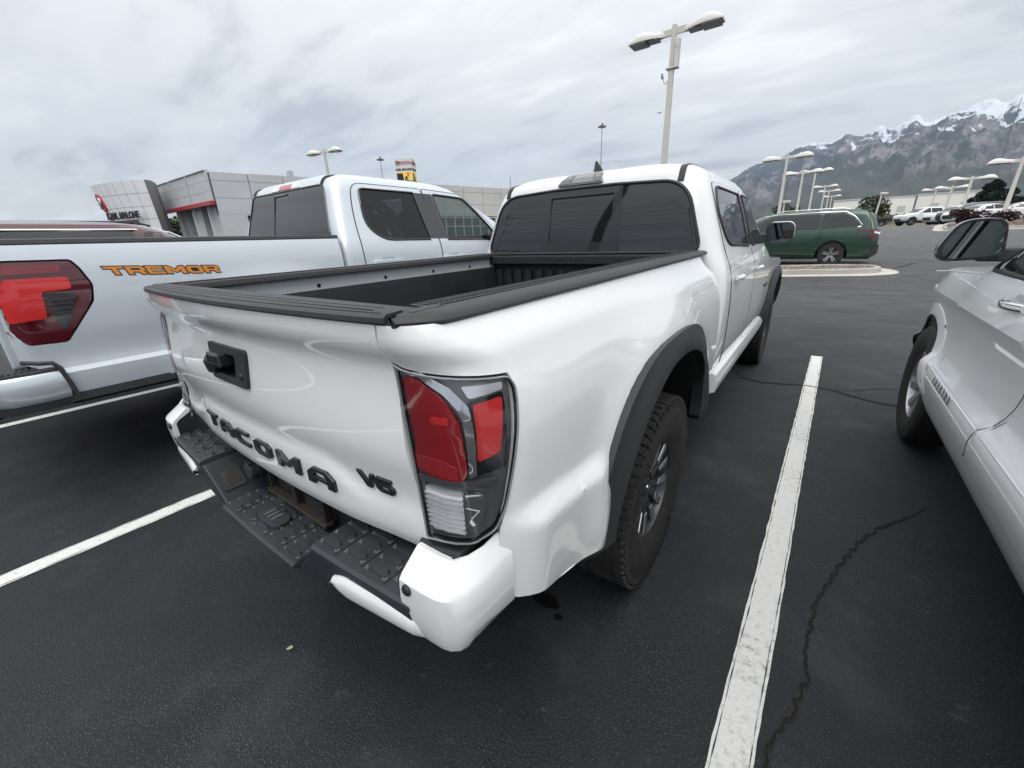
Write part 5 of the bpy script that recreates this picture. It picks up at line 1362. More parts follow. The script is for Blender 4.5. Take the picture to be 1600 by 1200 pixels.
def car(name, label, cat, loc, rz, paint, kind, group=None, extra=True, rails=False):
    L, keys, ax, Rt, wins = KEYS[kind]
    root = thing(name, label, cat, loc, rz, group)
    sh = Shell(keys, .03, .02)
    b = obj('body', sh.build(.06, ny=18, nx=5, na=5), paint, root, 32)
    bool_cut(b, [MB().lathe([(.001, .5*s), (Rt+.07, .5*s), (Rt+.07, 1.3*s), (.001, 1.3*s)], (0, y, Rt+.01), 'x', 28, True) for s in (1, -1) for y in ax])
    for s in (1, -1):
        sf = lambda off, s=s: (lambda y, z: (s*(sh.side(y, z)+off), y, z))
        for w in wins:
            mb = MB(); panel(mb, round_poly(w, .06), sf(.006), (s, 0, 0), .10, thick=.006); obj('window', mb, dark_glass, root, 35)
        for y in ax:
            simple_wheel(root, s*(sh.fw(.5)-.11), y, s, Rt)
        if kind != 'truck':
            mb = MB(); panel(mb, [(.03, .80), (.30, .83), (.28, .98), (.06, .98)], lambda y, z: (s*(sh.side(max(y, .05), z)+.006), y, z), (s, -.5, 0), .06, thick=.006); obj('tail_lamp', mb, dark_red, root, 35)
        mb = MB(); panel(mb, [(L-.42, .66), (L-.14, .66), (L-.20, .84), (L-.50, .84)], sf(.006), (s, .5, 0), .06, thick=.006); obj('head_lamp', mb, clear_lamp, root, 35)
        m = MB().box((s*(sh.side(wins[0][1][0]-.1, wins[0][1][1])+.12), wins[0][1][0]-.12, wins[0][1][1]+.06), (.20, .12, .14)); obj('side_mirror', m, paint, root, None, bevel=.03)
        if rails: obj('roof_rail', MB().tube([(s*.56, .6, 1.66), (s*.56, .75, 1.72), (s*.56, 2.2, 1.725), (s*.56, 2.4, 1.67)], .018, 8), blackp, root, 50)
    z0, z1 = wins[0][0][1]+.03, wins[0][-1][1]-.01
    for nm, fn, o in (('windshield', lambda x, z: (x, sh.front(x, z)+.006, z), (0, 1, .4)), ('rear_window', lambda x, z: (x, sh.back(x, z)-.006, z), (0, -1, .4))):
        mb = MB(); panel(mb, round_poly([(-sh.fw(z0)*.82, z0+.02), (sh.fw(z0)*.82, z0+.02), (sh.fw(z1)*.80, z1), (-sh.fw(z1)*.80, z1)], .06), fn, o, .10, thick=.006); obj(nm, mb, dark_glass, root, 35)
    g = MB(); panel(g, round_poly([(-.42, .40), (.42, .40), (.50, .70), (-.50, .70)], .04), lambda x, z: (x, sh.front(x, z)+.008, z), (0, 1, 0), .10, thick=.006); obj('grille', g, blackp, root, 35)
    obj('underbody', MB().box((0, L/2, .36), (1.3, L-.8, .2)), under, root, None)
    if kind == 'truck':
        m = MB().loft([[(x, y, z) for x, z in ((-.93, .6), (.93, .6), (.94, 1.12), (.86, 1.14), (.84, .8), (-.84, .8), (-.86, 1.14), (-.94, 1.12))] for y in (.05, 1.64)])
        bd = obj('bed', m, paint, root, None, fix=True); bool_cut(bd, [MB().lathe([(.001, .5*s), (Rt+.07, .5*s), (Rt+.07, 1.3*s), (.001, 1.3*s)], (0, ax[0], Rt), 'x', 24, True) for s in (1, -1)])
        obj('tailgate', MB().box((0, .06, .88), (1.7, .06, .5)), paint, root, None, bevel=.01)
    return root, sh

# green minivan across the lane
mv, msh = car('minivan', 'dark green minivan with chrome window trim parked beyond the gravel island', 'minivan', (2.58, 18.35, gh(0, 18.0)-.02), R(90), green, 'van')
sf = lambda off: (lambda y, z: (-(msh.side(y, z)+off), y, z))
tr = [(4.15, 1.16), (3.70, 1.42), (3.28, 1.595), (2.9, 1.625), (1.6, 1.642), (.97, 1.63), (.72, 1.48), (.50, 1.23), (.52, 1.185), (.60, 1.17)]
obj('window_chrome', MB().tube([sf(.012)(*p) for p in tr], .016, 6), chrome, mv, 50)
seam(mv, [(1.585, 1.64), (1.585, 1.16), (1.50, .95), (1.62, .70), (1.75, .45)], sf(.002), .006)
seam(mv, [(2.93, 1.62), (2.93, .40)], sf(.002), .006)
seam(mv, [(.40, 1.64), (.30, 1.3), (.24, 1.1)], sf(.002), .006)
mb = MB(); panel(mb, round_poly([(.02, 1.08), (.20, 1.12), (.62, 1.10), (.62, 1.075), (.2, 1.03), (.03, 1.02)], .015), lambda y, z: (-(msh.side(max(.06, y), z)+.012), y, z), (-1, -.4, 0), .05, thick=.01); obj('tail_lamp_strip', mb, dark_red, mv, 35)
mb = MB(); panel(mb, [(.0, 1.00), (.16, 1.04), (.16, .98), (.03, .95)], lambda y, z: (-(msh.side(max(.06, y), z)+.012), y, z), (-1, -.4, 0), .05, thick=.01); obj('lower_lamp', mb, clear_lamp, mv, 35)
obj('roof_spoiler', MB().loft([[(x, y, z) for y, z in ((.60, 1.70), (.62, 1.735), (.30, 1.715), (.24, 1.69), (.30, 1.66))] for x in (-.66, -.4, 0, .4, .66)]), green, mv, 40, fix=True)
obj('roof_rail', MB().tube([(-.60, .9, 1.71), (-.60, 1.1, 1.745), (-.60, 2.7, 1.74), (-.60, 2.9, 1.70)], .014, 6), satin, mv, 50)
obj('rear_bumper', MB().loft([[(x, y, z) for y, z in ((.06, .30), (-.03, .40), (-.03, .62), (.03, .66), (.3, .5), (.3, .32))] for x in (-.93, -.85, 0, .85, .93)]), blackp, mv, 40, fix=True)
def crease(y, z, off):
    pass
mb = MB(); panel(mb, [(1.55, .93), (2.4, .70), (4.0, .62), (4.0, .60), (2.3, .66), (1.5, .90)], sf(.018), (-1, 0, 0), .06, thick=.02); obj('body_crease', mb, green, mv, 40)
mb = MB(); panel(mb, [(1.16+.50*math.cos(R(a)), .37+.50*math.sin(R(a))) for a in range(5, 176, 8)]+[(1.16+.435*math.cos(R(a)), .37+.435*math.sin(R(a))) for a in range(175, 4, -8)], sf(.015), (-1, 0, 0), .05, thick=.02); obj('wheel_arch', mb, green, mv, 40)
mv.scale = (1, 1, 1.05)
# suvs beyond the pale pickup
car('suv', 'maroon suv with roof rails beyond the ice white pickup', 'suv', (-5.72, -1.3, .02), 0, maroon, 'suv')
msv = bpy.data.objects['suv.001']; sh_ = Shell(KEYS['suv'][1], .03, .02)
obj('window_chrome', MB().tube([(sh_.side(y, z)+.008, y, z) for y, z in ((.55, 1.50), (.8, 1.565), (1.3, 1.592), (2.3, 1.595), (2.7, 1.575), (3.0, 1.40))], .014, 6), chrome, msv, 50)
car('suv', 'white suv roof showing beyond the maroon suv at far left', 'suv', (-8.5, -.5, .12), 0, white, 'suv', rails=True)
# ------------------------------------------------------------------ dealership on the left
concrete_panel = P('metal_panel_grey', (.58, .59, .60), .45, metal=.1, vary=(.4, .06))
panel_light = P('metal_panel_white', (.80, .81, .82), .42, metal=.1, vary=(.4, .05))
red_trim = P('red_trim', (.42, .035, .035), .4)
dark_bay = P('bay_interior', (.03, .03, .032), .9)
stucco = P('beige_stucco', (.60, .59, .56), .8, vary=(.5, .05))
white_metal = P('white_metal', (.62, .62, .58), .5)
shop_glass = P('shop_glass', (.05, .085, .08), .06, spec=.8)
joint = P('panel_joint', (.20, .20, .205), .8)
B = thing('dealership_building', 'grey panelled car dealership with round red sign and red trimmed canopy', 'building', (-50, 20, 0), 0)
BL = Vector((-50, 20, 0))
def bpt(x, y, z): return (x-BL.x, y-BL.y, z)
# portal tower: leaning curved front and a side wall
tw_t = [(-66.2, 12.4), (-64.2, 12.6), (-62.0, 13.05), (-59.6, 13.9), (-57.3, 15.1)]
tw_b = [(-63.6, 13.5), (-62.1, 13.6), (-60.5, 13.95), (-58.6, 14.5), (-56.7, 15.4)]
def tower(t, z):
    """t in 0..1 along the front"""
    k = min(3.999, t*4); i = int(k); f = k-i
    a = Vector(tw_t[i]).lerp(Vector(tw_t[i+1]), f); b = Vector(tw_b[i]).lerp(Vector(tw_b[i+1]), f)
    p = b.lerp(a, (z-1.0)/7.6); return p
Z0, Z1 = 1.0, 8.6
core = MB()
for z in (Z0, Z1):
    pass
rings = []
for z in [Z0+(Z1-Z0)*i/6 for i in range(7)]:
    fr_ = [tower(i/16, z) for i in range(17)]
    ring = [(p.x, p.y, z) for p in fr_]+[(fr_[-1].x-.5, fr_[-1].y+.7, z), (fr_[-1].x-2.6, fr_[-1].y+1.6, z), (fr_[0].x+.5, fr_[0].y+3.2, z)]
    rings.append([bpt(*q) for q in ring])
core.loft(rings)
tow = obj('portal_tower', core, joint, B, 30, fix=True)
ncol, nrow = 7, 6
for i in range(ncol):
    for j in range(nrow):
        t0, t1 = i/ncol+.002, (i+1)/ncol-.002; z0, z1 = Z0+(Z1-Z0)*j/nrow+.018, Z0+(Z1-Z0)*(j+1)/nrow-.018
        if 2 <= i <= 4 and j < 3: continue
        mb = MB(); vs = []
        for z in (z0, z1):
            for t in (t0, (t0+t1)/2, t1):
                p = tower(t, z); vs.append(bpt(p.x+.02, p.y-.06, z))
        mb.add(vs, [(0, 1, 4, 3), (1, 2, 5, 4)]); obj('wall_panel', mb, panel_light, tow, None)
# recessed entrance below
def tw_quad(t0, t1, z0, z1, off, mat, name, par=None):
    vs = []
    n = 6
    for z in (z0, z1):
        for k in range(n+1):
            p = tower(t0+(t1-t0)*k/n, z); vs.append(bpt(p.x+.02*off, p.y-off, z))
    return obj(name, MB().add(vs, [(k, k+1, n+2+k, n+1+k) for k in range(n)]), mat, par or B, None)
tw_quad(2/7, 5/7, 1.0, 4.55, .05, dark_bay, 'entrance_opening')
tw_quad(2/7-.01, 5/7+.01, 4.45, 4.72, .35, red_trim, 'red_fascia')
for t in (.33, .50, .62): tw_quad(t, t+.02, 1.0, 4.45, .12, panel_light, 'entrance_post')
tw_quad(.03, .17, 4.75, 5.35, .12, red_trim, 'red_sign_box')
# round sign with ringed emblem
sg = MB(); c = tower(.09, 6.8); n = 28
ring = [bpt(tower(.09+.085*math.cos(a), 6.75+.95*math.sin(a)).x, tower(.09+.085*math.cos(a), 6.75+.95*math.sin(a)).y-.22, 6.75+.95*math.sin(a)) for a in [2*PI*k/n for k in range(n)]]
back = [bpt(tower(.09+.085*math.cos(a), 6.75+.95*math.sin(a)).x, tower(.09+.085*math.cos(a), 6.75+.95*math.sin(a)).y-.02, 6.75+.95*math.sin(a)) for a in [2*PI*k/n for k in range(n)]]
sgo = obj('round_sign', MB().loft([back, ring]), red_trim, B, None, fix=True)
for ra, rz, dz in ((.05, .55, 0), (.02, .5, 0), (.045, .2, .25)):
    pts = [bpt(tower(.09+ra*math.cos(a), 6.75).x, tower(.09+ra*math.cos(a), 6.75).y-.30, 6.75+dz+rz*math.sin(a)) for a in [2*PI*k/20 for k in range(21)]]
    obj('emblem_ring', MB().tube(pts, .05, 5, False), satin, sgo, 60)
p0 = tower(.40, 5.3); p1 = tower(.72, 5.3); dx = Vector((p1.x-p0.x, p1.y-p0.y, 0)).normalized(); nn = dx.cross(Vector((0, 0, 1)))
Mt = Matrix((dx, Vector((0, 0, 1)), nn)).transposed().to_4x4(); Mt.translation = Vector(bpt(*((p0.x+p1.x)/2, (p0.y+p1.y)/2, 4.95)))+nn*.55
text_mesh('wall_sign', 'KARL MALONE', .95, P('sign_black', (.02, .02, .02), .5), B, Mt, .05, 'CENTER', .03, .86)
# canopy: three hanging fascia panels over columns
cx0, cx1, cy = -62.5, -47.6, 17.3
obj('canopy_core', MB().box((-55.05-BL.x, cy+3.2-BL.y, 7.15), (14.6, 6.0, 2.6)), joint, B, None)
for a, b in ((-62.5, -58.1), (-58.0, -53.0), (-52.9, -47.6)):
    for z0, z1 in ((5.95, 6.78), (6.80, 7.70), (7.72, 8.55)):
        mb = MB().loft([[bpt(x, y, z) for x, z in ((a+.04, z0), (b-.04, z0), (b-.04, z1), (a+.04, z1))] for y in (cy+.18, cy)]); obj('fascia_panel', mb, concrete_panel, B, None, fix=True)
    obj('roof_cap', MB().box(((a+b)/2-BL.x, cy+.1-BL.y, 8.62), (b-a-.1, .5, .08)), panel_light, B, None)
obj('red_fascia', MB().box((-55.05-BL.x, cy-.02-BL.y, 5.76), (15.1, .4, .34)), red_trim, B, None)
for x in (-58.7, -53.9, -49.6):
    obj('column', MB().box((x-BL.x, cy+1.2-BL.y, 3.0), (1.5, .9, 5.4)), concrete_panel, B, None)
    obj('column_light_edge', MB().box((x-.82-BL.x, cy+.9-BL.y, 3.0), (.16, 1.0, 5.4)), panel_light, B, None)
obj('bay_back_wall', MB().box((-55-BL.x, cy+6.0-BL.y, 3.0), (14.5, .2, 5.6)), dark_bay, B, None)
for x in (-60.2, -56.2, -51.6): obj('bay_window', MB().box((x-BL.x, cy+5.8-BL.y, 4.4), (1.6, .1, .9)), panel_light, B, None)
# right wing, seen along its length
w0 = Vector((-47.6, 17.6, 0)); w1 = Vector((-37.6, 54.5, 0)); wd = (w1-w0).normalized(); wn_ = Vector((wd.y, -wd.x, 0)); wlen = (w1-w0).length
def wp(s, z, off=0): return bpt(*(w0+wd*s+wn_*off+Vector((0, 0, z))))
def wbox(s0, s1, z0, z1, o0, o1): return MB().loft([[wp(s0, z0, o), wp(s1, z0, o), wp(s1, z1, o), wp(s0, z1, o)] for o in (o1, o0)])
obj('wing_core', wbox(0, wlen, 4.7, 8.45, -.2, -8), joint, B, None, fix=True)
obj('wing_pier', wbox(0, 2.4, 0, 4.75, .0, -1.0), concrete_panel, B, None, fix=True)
for i in range(12):
    s0 = wlen*i/12; s1 = wlen*(i+1)/12
    for z0, z1 in ((4.72, 6.2), (6.23, 7.75), (7.78, 8.5)):
        obj('wall_panel', wbox(s0+.03, s1-.03, z0, z1, 0, -.2), concrete_panel if i < 6 else stucco, B, None, fix=True)
obj('service_bay', wbox(2.4, 13, 0, 4.7, -2.2, -2.4), dark_bay, B, None, fix=True)
obj('bay_soffit', wbox(2.4, 13, 4.62, 4.7, -.02, -2.2), concrete_panel, B, None, fix=True)
for s in (5.9, 9.4): obj('bay_pier', wbox(s, s+.5, 0, 4.62, -1.8, -2.2), concrete_panel, B, None, fix=True)
for s0, s1 in ((2.6, 5.8), (6.5, 9.3), (10, 12.9)): obj('bay_window', wbox(s0, s1, 2.4, 3.9, -2.12, -2.2), shop_glass, B, None, fix=True)
obj('showroom_glass', wbox(13, wlen, 0, 4.7, -.12, -.3), shop_glass, B, None, fix=True)
for k in range(19):
    s = 13+(wlen-13)*k/18; obj('mullion', wbox(s-.06, s+.06, 0, 4.7, -.02, -.14), white_metal, B, None, fix=True)
for z in (2.0, 3.4, 4.55): obj('transom', wbox(13, wlen, z-.06, z+.06, -.03, -.13), white_metal, B, None, fix=True)
obj('roof_vent', MB().box(tuple(Vector(wp(7.5, 8.8, -1.5))), (.5, .5, .8)), satin, B, None)
obj('rear_wing', MB().box((-41.5-BL.x, 62-BL.y, 4.0), (8, 14, 8.2)), stucco, B, None)

# ------------------------------------------------------------------ lamp posts
post_m = P('post_paint', (.66, .64, .58), .5, vary=(1.5, .05))
head_m = P('lamp_head_paint', (.72, .71, .67), .45)
lampglass = P('lamp_lens', (.10, .10, .095), .2, coat=.6)
def lamp_head(par, sx, z):
    """cobra-dome shoebox: flat bottom, domed top, swelling away from the arm"""
    mb = MB(); rings = []
    for t, w_, h_ in ((.40, .06, .21), (.55, .12, .22), (.78, .25, .25), (1.05, .31, .34), (1.25, .32, .37), (1.48, .31, .33), (1.66, .29, .20), (1.76, .26, .08)):
        ring = [(sx*t, -w_, z)]
        for k in range(9):
            a = PI*k/8; ring.append((sx*t, -w_*math.cos(a), z+.05+(h_-.05)*math.sin(a)))
        ring.append((sx*t, w_, z)); rings.append(ring)
    mb.loft(rings); hd = obj('lamp_head', mb, head_m, par, 40, fix=True)
    obj('lens', MB().box((sx*1.36, 0, z-.035), (.66, .60, .07)), lampglass, hd, None, bevel=.01)
    obj('ballast_cover', MB().box((sx*.78, 0, z-.03), (.44, .40, .06)), lampglass, hd, None, bevel=.01)
def lamp_post(x, y, ztop, label, lean=0.0, big=False, rz=0.0, grp='double headed lamp posts around the lot', sc_=1.0):
    z0 = gh(x, y)
    root = thing('lamp_post', label, 'lamp post', (x, y, z0), rz, grp)
    h = (ztop-z0)
    r0 = .13*sc_; r1 = .085*sc_
    mb = MB().loft([[(sx*r, sy*r, z) for sx, sy in ((-1, -1), (1, -1), (1, 1), (-1, 1))] for r, z in ((r0, 0), (r1, h))]); obj('pole', mb, post_m, root, None, bevel=.015)
    obj('arm', MB().box((0, 0, h-.22), (1.25, .09, .22)), post_m, root, None, bevel=.01)
    obj('base', MB().lathe([(.3, 0), (.3, .5), (.27, .55), (.0, .55)], (0, 0, 0), 'z', 20), P('base_concrete', (.35, .34, .32), .9), root, 40)
    for sx in (-1, 1): lamp_head(root, sx, h-.32)
    if big:
        bx = obj('control_box', MB().box((.19, -.05, h-.98), (.16, .22, .95)), head_m, root, None, bevel=.015)
        obj('box_latch', MB().box((.19, -.17, h-.75), (.05, .03, .12)), satin, bx, None)
        obj('clamp_band', MB().box((.03, 0, h-1.42), (.46, .30, .05)), satin, root, None)
        obj('dish', MB().lathe([(.001, .03), (.08, .02), (.12, -.02)], (-.33, -.05, h-1.62), 'x', 18), satin, root, 50)
        obj('cable', MB().tube([(-.30, 0, h-1.66), (-.26, 0, h-1.86), (-.18, 0, h-1.92), (-.11, 0, h-1.8)], .012, 6), blackp, root, 60)
    root.rotation_euler[1] = lean
    return root
AZ = lambda az, D: (1.24+D*math.sin(R(az)), -.415+D*math.cos(R(az)))
EL = lambda el, D: 1.366+D*math.tan(R(el))
lamp_post(-4.94, 19.24, 9.02, 'tall lamp post with two domed heads and control box, right behind the white pickup cab', 0, True)
x, y = AZ(-57.8, 43); lamp_post(x, y, EL(10.54, 43), 'lamp post with two domed heads behind the ice white pickup roof', R(-1.6), rz=R(18))
names = ['nearest lamp post behind the green minivan, largest of that row', 'second lamp post behind the green minivan, overlapped by the third head', 'third lamp post behind the green minivan with its head overlapping the second',
         'fourth lamp post behind the green minivan, tallest of the small three', 'fifth lamp post behind the green minivan, middle of the small three', 'last and smallest lamp post behind the green minivan']
for (az, el, D), nm in zip(((-4.79, 7.53, 44), (-3.16, 5.86, 56), (-2.06, 5.86, 68), (-1.01, 4.26, 92), (-.6, 3.77, 105), (-.29, 3.23, 126)), names):
    x, y = AZ(az, D); lamp_post(x, y, EL(el, D), nm, R(-.8))
names = ['small lamp post above the far parked cars, leftmost of that row', 'lamp post above the dark blue suv in the far row', 'lamp post left of the large pine tree', 'lamp post right of the pine tree at the photo edge']
for (az, el, D), nm in zip(((7.41, 3.16, 100), (8.42, 3.27, 84), (9.49, 3.93, 66), (12.09, 5.04, 50)), names):
    x, y = AZ(az, D); lamp_post(x, y, EL(el, D), nm, R(.8))
def small_post(az, el, D, label):
    x, y = AZ(az, D); z0 = gh(x, y); h = EL(el, D)-z0
    r_ = thing('street_lamp', label, 'street lamp', (x, y, z0), 0)
    obj('pole', MB().tube([(0, 0, 0), (0, 0, h)], .11, 8), post_m, r_, 50)
    obj('lamp_head', MB().box((.25, 0, h+.05), (.9, .45, .28)), head_m, r_, None, bevel=.06)
    r_.rotation_euler[1] = R(3 if az > 0 else 0)
small_post(3.49, 3.03, 86, 'single headed lamp post in front of the round green tree')
small_post(-4.44, 2.86, 70, 'short single headed lamp post beside the nearest post behind the minivan')
def mast(az, el, D, label, head=True, r=.16):
    x, y = AZ(az, D); z0 = gh(x, y); h = EL(el, D)-z0
    r_ = thing('light_mast' if head else 'thin_mast', label, 'mast', (x, y, z0), 0)
    obj('pole', MB().tube([(0, 0, 0), (0, 0, h)], [r*1.4, r*.6], 8), P('mast_steel', (.20, .20, .205), .5, metal=.4), r_, 50)
    if head:
        obj('lamp_ring', MB().lathe([(1.3, 0), (1.5, .2), (1.3, .4), (1.1, .2), (1.3, 0)], (0, 0, h-.8), 'z', 16), P('mast_head', (.12, .12, .125), .6), r_, 50)
        obj('mast_cap', MB().lathe([(.001, .6), (.4, .3), (.5, -.6), (.001, -.7)], (0, 0, h), 'z', 10), P('mast_head', (.12, .12, .125), .6), r_, 50)
mast(-51.88, 9.71, 190, 'thin grey light mast on the skyline left of the pylon sign')
mast(-24.82, 12.4, 170, 'tall thin light mast on the skyline left of the big lamp post')
mast(-36.12, 7.58, 70, 'short thin rod on the skyline beside the white pickup roof', False, .07)
mast(10.94, 9.44, 120, 'very thin tall mast rising in front of the snowy mountain', False, .07)

# ------------------------------------------------------------------ pylon sign
D = 115; sx_, sy_ = AZ(-49.0, D)
S = thing('pylon_sign', 'tall four sided dealership pylon sign with red lettering and a tyre advert screen', 'pylon sign', (sx_, sy_, 0), R(-49+180)+R(-24))
S.rotation_euler[2] = R(31)
zt = EL(9.6, D); zb = EL(6.4, D); W_, DP = 4.1, 3.0
obj('cabinet', MB().box((0, 0, (zt+zb)/2), (W_, DP, zt-zb)), P('sign_white', (.72, .72, .71), .4), S, None, bevel=.05)
obj('post', MB().box((0, 0, zb/2), (2.2, 1.4, zb)), P('sign_post', (.5, .5, .5), .5), S, None)
faces = [(Matrix.Translation((0, -DP/2-.03, 0)) @ Matrix.Rotation(PI/2, 4, 'X'), W_), (Matrix.Translation((W_/2+.03, 0, 0)) @ Matrix.Rotation(PI/2, 4, 'Z') @ Matrix.Rotation(PI/2, 4, 'X'), DP)]
sred = P('sign_red', (.36, .02, .03), .4); sblk = P('sign_black', (.02, .02, .02), .5)
def lit(name, col): return P(name, tuple(c*.5 for c in col), .4, emit=(col, .55))
for Mf, w_ in faces:
    def flat(name, poly, mat, d=.02, par=S):
        mb = MB().loft([[tuple(Mf @ Vector((u, v, t))) for u, v in poly] for t in (-.02, d)]); return obj(name, mb, mat, par, None, fix=True)
    k = w_/4.1
    text_mesh('sign_lettering', 'TOYOTA', .92, sred, S, Mf @ Matrix.Translation((.42*k, zt-1.35, .01)), .015, 'CENTER', .025, k*.78)
    text_mesh('sign_lettering', 'KARL MALONE', .62, sblk, S, Mf @ Matrix.Translation((-.1*k, zt-2.62, .01)), .015, 'CENTER', .03, k*.95)
    for ra, rz, dz in ((.50, .42, 0), (.18, .40, 0), (.40, .15, .2)):
        pts = [tuple(Mf @ Vector((-1.5*k+ra*k*math.cos(a), zt-1.0+dz+rz*math.sin(a), .03))) for a in [2*PI*i/20 for i in range(21)]]
        obj('emblem_ring', MB().tube(pts, .055, 5, False), sred, S, 60)
    z1, z0 = zt-2.95, zt-6.0
    sn = flat('screen', [(-w_*.46, z0), (w_*.49, z0), (w_*.49, z1), (-w_*.46, z1)], lit('screen_yellow', (.75, .55, .12)))
    flat('screen_dark_area', [(-w_*.46, z0), (-w_*.02, z0), (-w_*.10, z1-.3), (-w_*.46, z1-.3)], P('screen_black', (.01, .01, .01), .4), .03)
    ty = [(w_*.10+.42*k*math.cos(a), (z0+z1)/2-.35+.95*math.sin(a)) for a in [2*PI*i/24 for i in range(24)]]
    flat('screen_tyre', ty, P('screen_black', (.01, .01, .01), .4), .035)
    flat('screen_wheel', [(w_*.10+.22*k*math.cos(a), (z0+z1)/2-.35+.52*math.sin(a)) for a in [2*PI*i/20 for i in range(20)]], P('screen_grey', (.30, .30, .28), .4), .045)
    flat('screen_flash', [(w_*.15, z1-.15), (w_*.30, z1-.2), (w_*.28, z1-1.15), (w_*.18, z1-1.05)], lit('screen_red', (.8, .10, .03)), .04)
    text_mesh('screen_price', '$27', 1.0, sblk, S, Mf @ Matrix.Translation((w_*.34, z0+.45, .04)), .01, 'CENTER', .02, k*.8)
    flat('red_footer', [(-w_*.1, zt-7.2), (w_*.45, zt-7.2), (w_*.45, zt-6.5), (-w_*.1, zt-6.5)], sred, .02)

# ------------------------------------------------------------------ kerbed gravel islands
kerb_m = P('kerb_concrete', (.40, .385, .35), .9, bump=(60, .4, .004), vary=(2.5, .18))
gutter_m = P('gutter_concrete', (.52, .50, .43), .9, bump=(60, .3, .003), vary=(2, .12))
gravel_m = P('island_gravel_bed', (.16, .13, .11), .95, bump=(40, .8, .02), vary=(14, .4))
stone_m = P('gravel_stone', (.33, .27, .235), .9, vary=(3, .35))
def island(label, outline, seed, nst, gutter=.42, smax=.07, grp=None):
    cx = sum(p[0] for p in outline)/len(outline); cy = sum(p[1] for p in outline)/len(outline)
    root = thing('kerbed_island', label, 'kerbed island', (cx, cy, 0), 0, grp)
    op = round_poly(outline, .6, 5)
    op = resample(op, 1.2)
    def off(d):
        out = []
        n = len(op)
        for i in range(n):
            a = Vector(op[i-1]); b = Vector(op[(i+1) % n]); t = (b-a).normalized(); out.append((op[i][0]+t.y*d, op[i][1]-t.x*d))
        return out
    def ring(d, z): return [(x-cx, y-cy, gh(x, y)+z) for x, y in off(d)]
    mb = MB().loft([ring(gutter, .004), ring(gutter*.98, .012), ring(.02, .012)], False); obj('gutter', mb, gutter_m, root, 40, fix=True)
    mb = MB().loft([ring(.02, -.02), ring(.01, .135), ring(-.02, .15), ring(-.13, .15), ring(-.15, .10)], False); obj('kerb', mb, kerb_m, root, 35, fix=True)
    mb = MB(); r0 = ring(-.14, .115); mb.add(r0, [tuple(range(len(r0)))]); obj('gravel_bed', mb, gravel_m, root, None)
    rg = random.Random(seed); mb = MB(); inn = [(p[0], p[1]) for p in off(-.18)]
    xs = [p[0] for p in inn]; ys = [p[1] for p in inn]; c = 0
    while c < nst:
        x = rg.uniform(min(xs), max(xs)); y = rg.uniform(min(ys), max(ys))
        if not inside((x, y), inn): continue
        c += 1; s_ = rg.uniform(.02, smax); z = gh(x, y)+.115
        mb.box((x-cx, y-cy, z+s_*.25), (s_, s_*rg.uniform(.6, 1), s_*rg.uniform(.5, .9)), Matrix.Rotation(rg.uniform(0, 3), 3, 'Z') @ Matrix.Rotation(rg.uniform(-.5, .5), 3, 'X'), .7)
    stuff(obj('gravel', mb, stone_m, root, None))
    return root
island('long gravel island with concrete kerb in front of the green minivan', [(-12, 11.6), (.6, 15.05), (2.35, 15.55), (2.75, 16.0), (2.55, 16.75), (1.9, 16.9), (-12, 13.4)], 3, 1600)
island('gravel island with red-leaved shrubs in front of the far white cars', [(7.0, 37.2), (13.5, 37.6), (16.5, 41), (16, 47), (9.2, 47.5), (8.0, 44)], 5, 900, .5, .12)

# ------------------------------------------------------------------ planting
leaf_dark = P('pine_needles', (.020, .036, .022), .8, vary=(.6, .4)); leaf_mid = P('tree_leaves', (.060, .085, .026), .75, vary=(.5, .35))
leaf_red = P('red_leaves', (.050, .016, .020), .75, vary=(1.5, .4)); leaf_sage = P('sage_leaves', (.095, .10, .062), .85, vary=(.4, .35)); bark = P('bark', (.06, .045, .035), .9)
def crown_mb(rg, blobs, n, size, squash=1.0):
    mb = MB()
    for _ in range(n):
        bx, by, bz, br = rg.choice(blobs)
        while True:
            v = Vector((rg.uniform(-1, 1), rg.uniform(-1, 1), rg.uniform(-1, 1)))
            if v.length <= 1: break
        if v.length < .55 and rg.random() < .6: v = v.normalized()*rg.uniform(.6, 1)
        p = Vector((bx+v.x*br, by+v.y*br, bz+v.z*br*squash)); s_ = size*rg.uniform(.5, 1.2)
        m = Matrix.Rotation(rg.uniform(0, 6.3), 3, 'Z') @ Matrix.Rotation(rg.uniform(-1.2, 1.2), 3, 'X')
        q = [p+m @ Vector(c) for c in ((-s_*.5, -s_*.3, 0), (s_*.4, -s_*.4, s_*.15), (s_*.5, s_*.35, 0), (-s_*.35, s_*.4, s_*.1))]
        mb.add(q, [(0, 1, 2, 3)])
    return mb
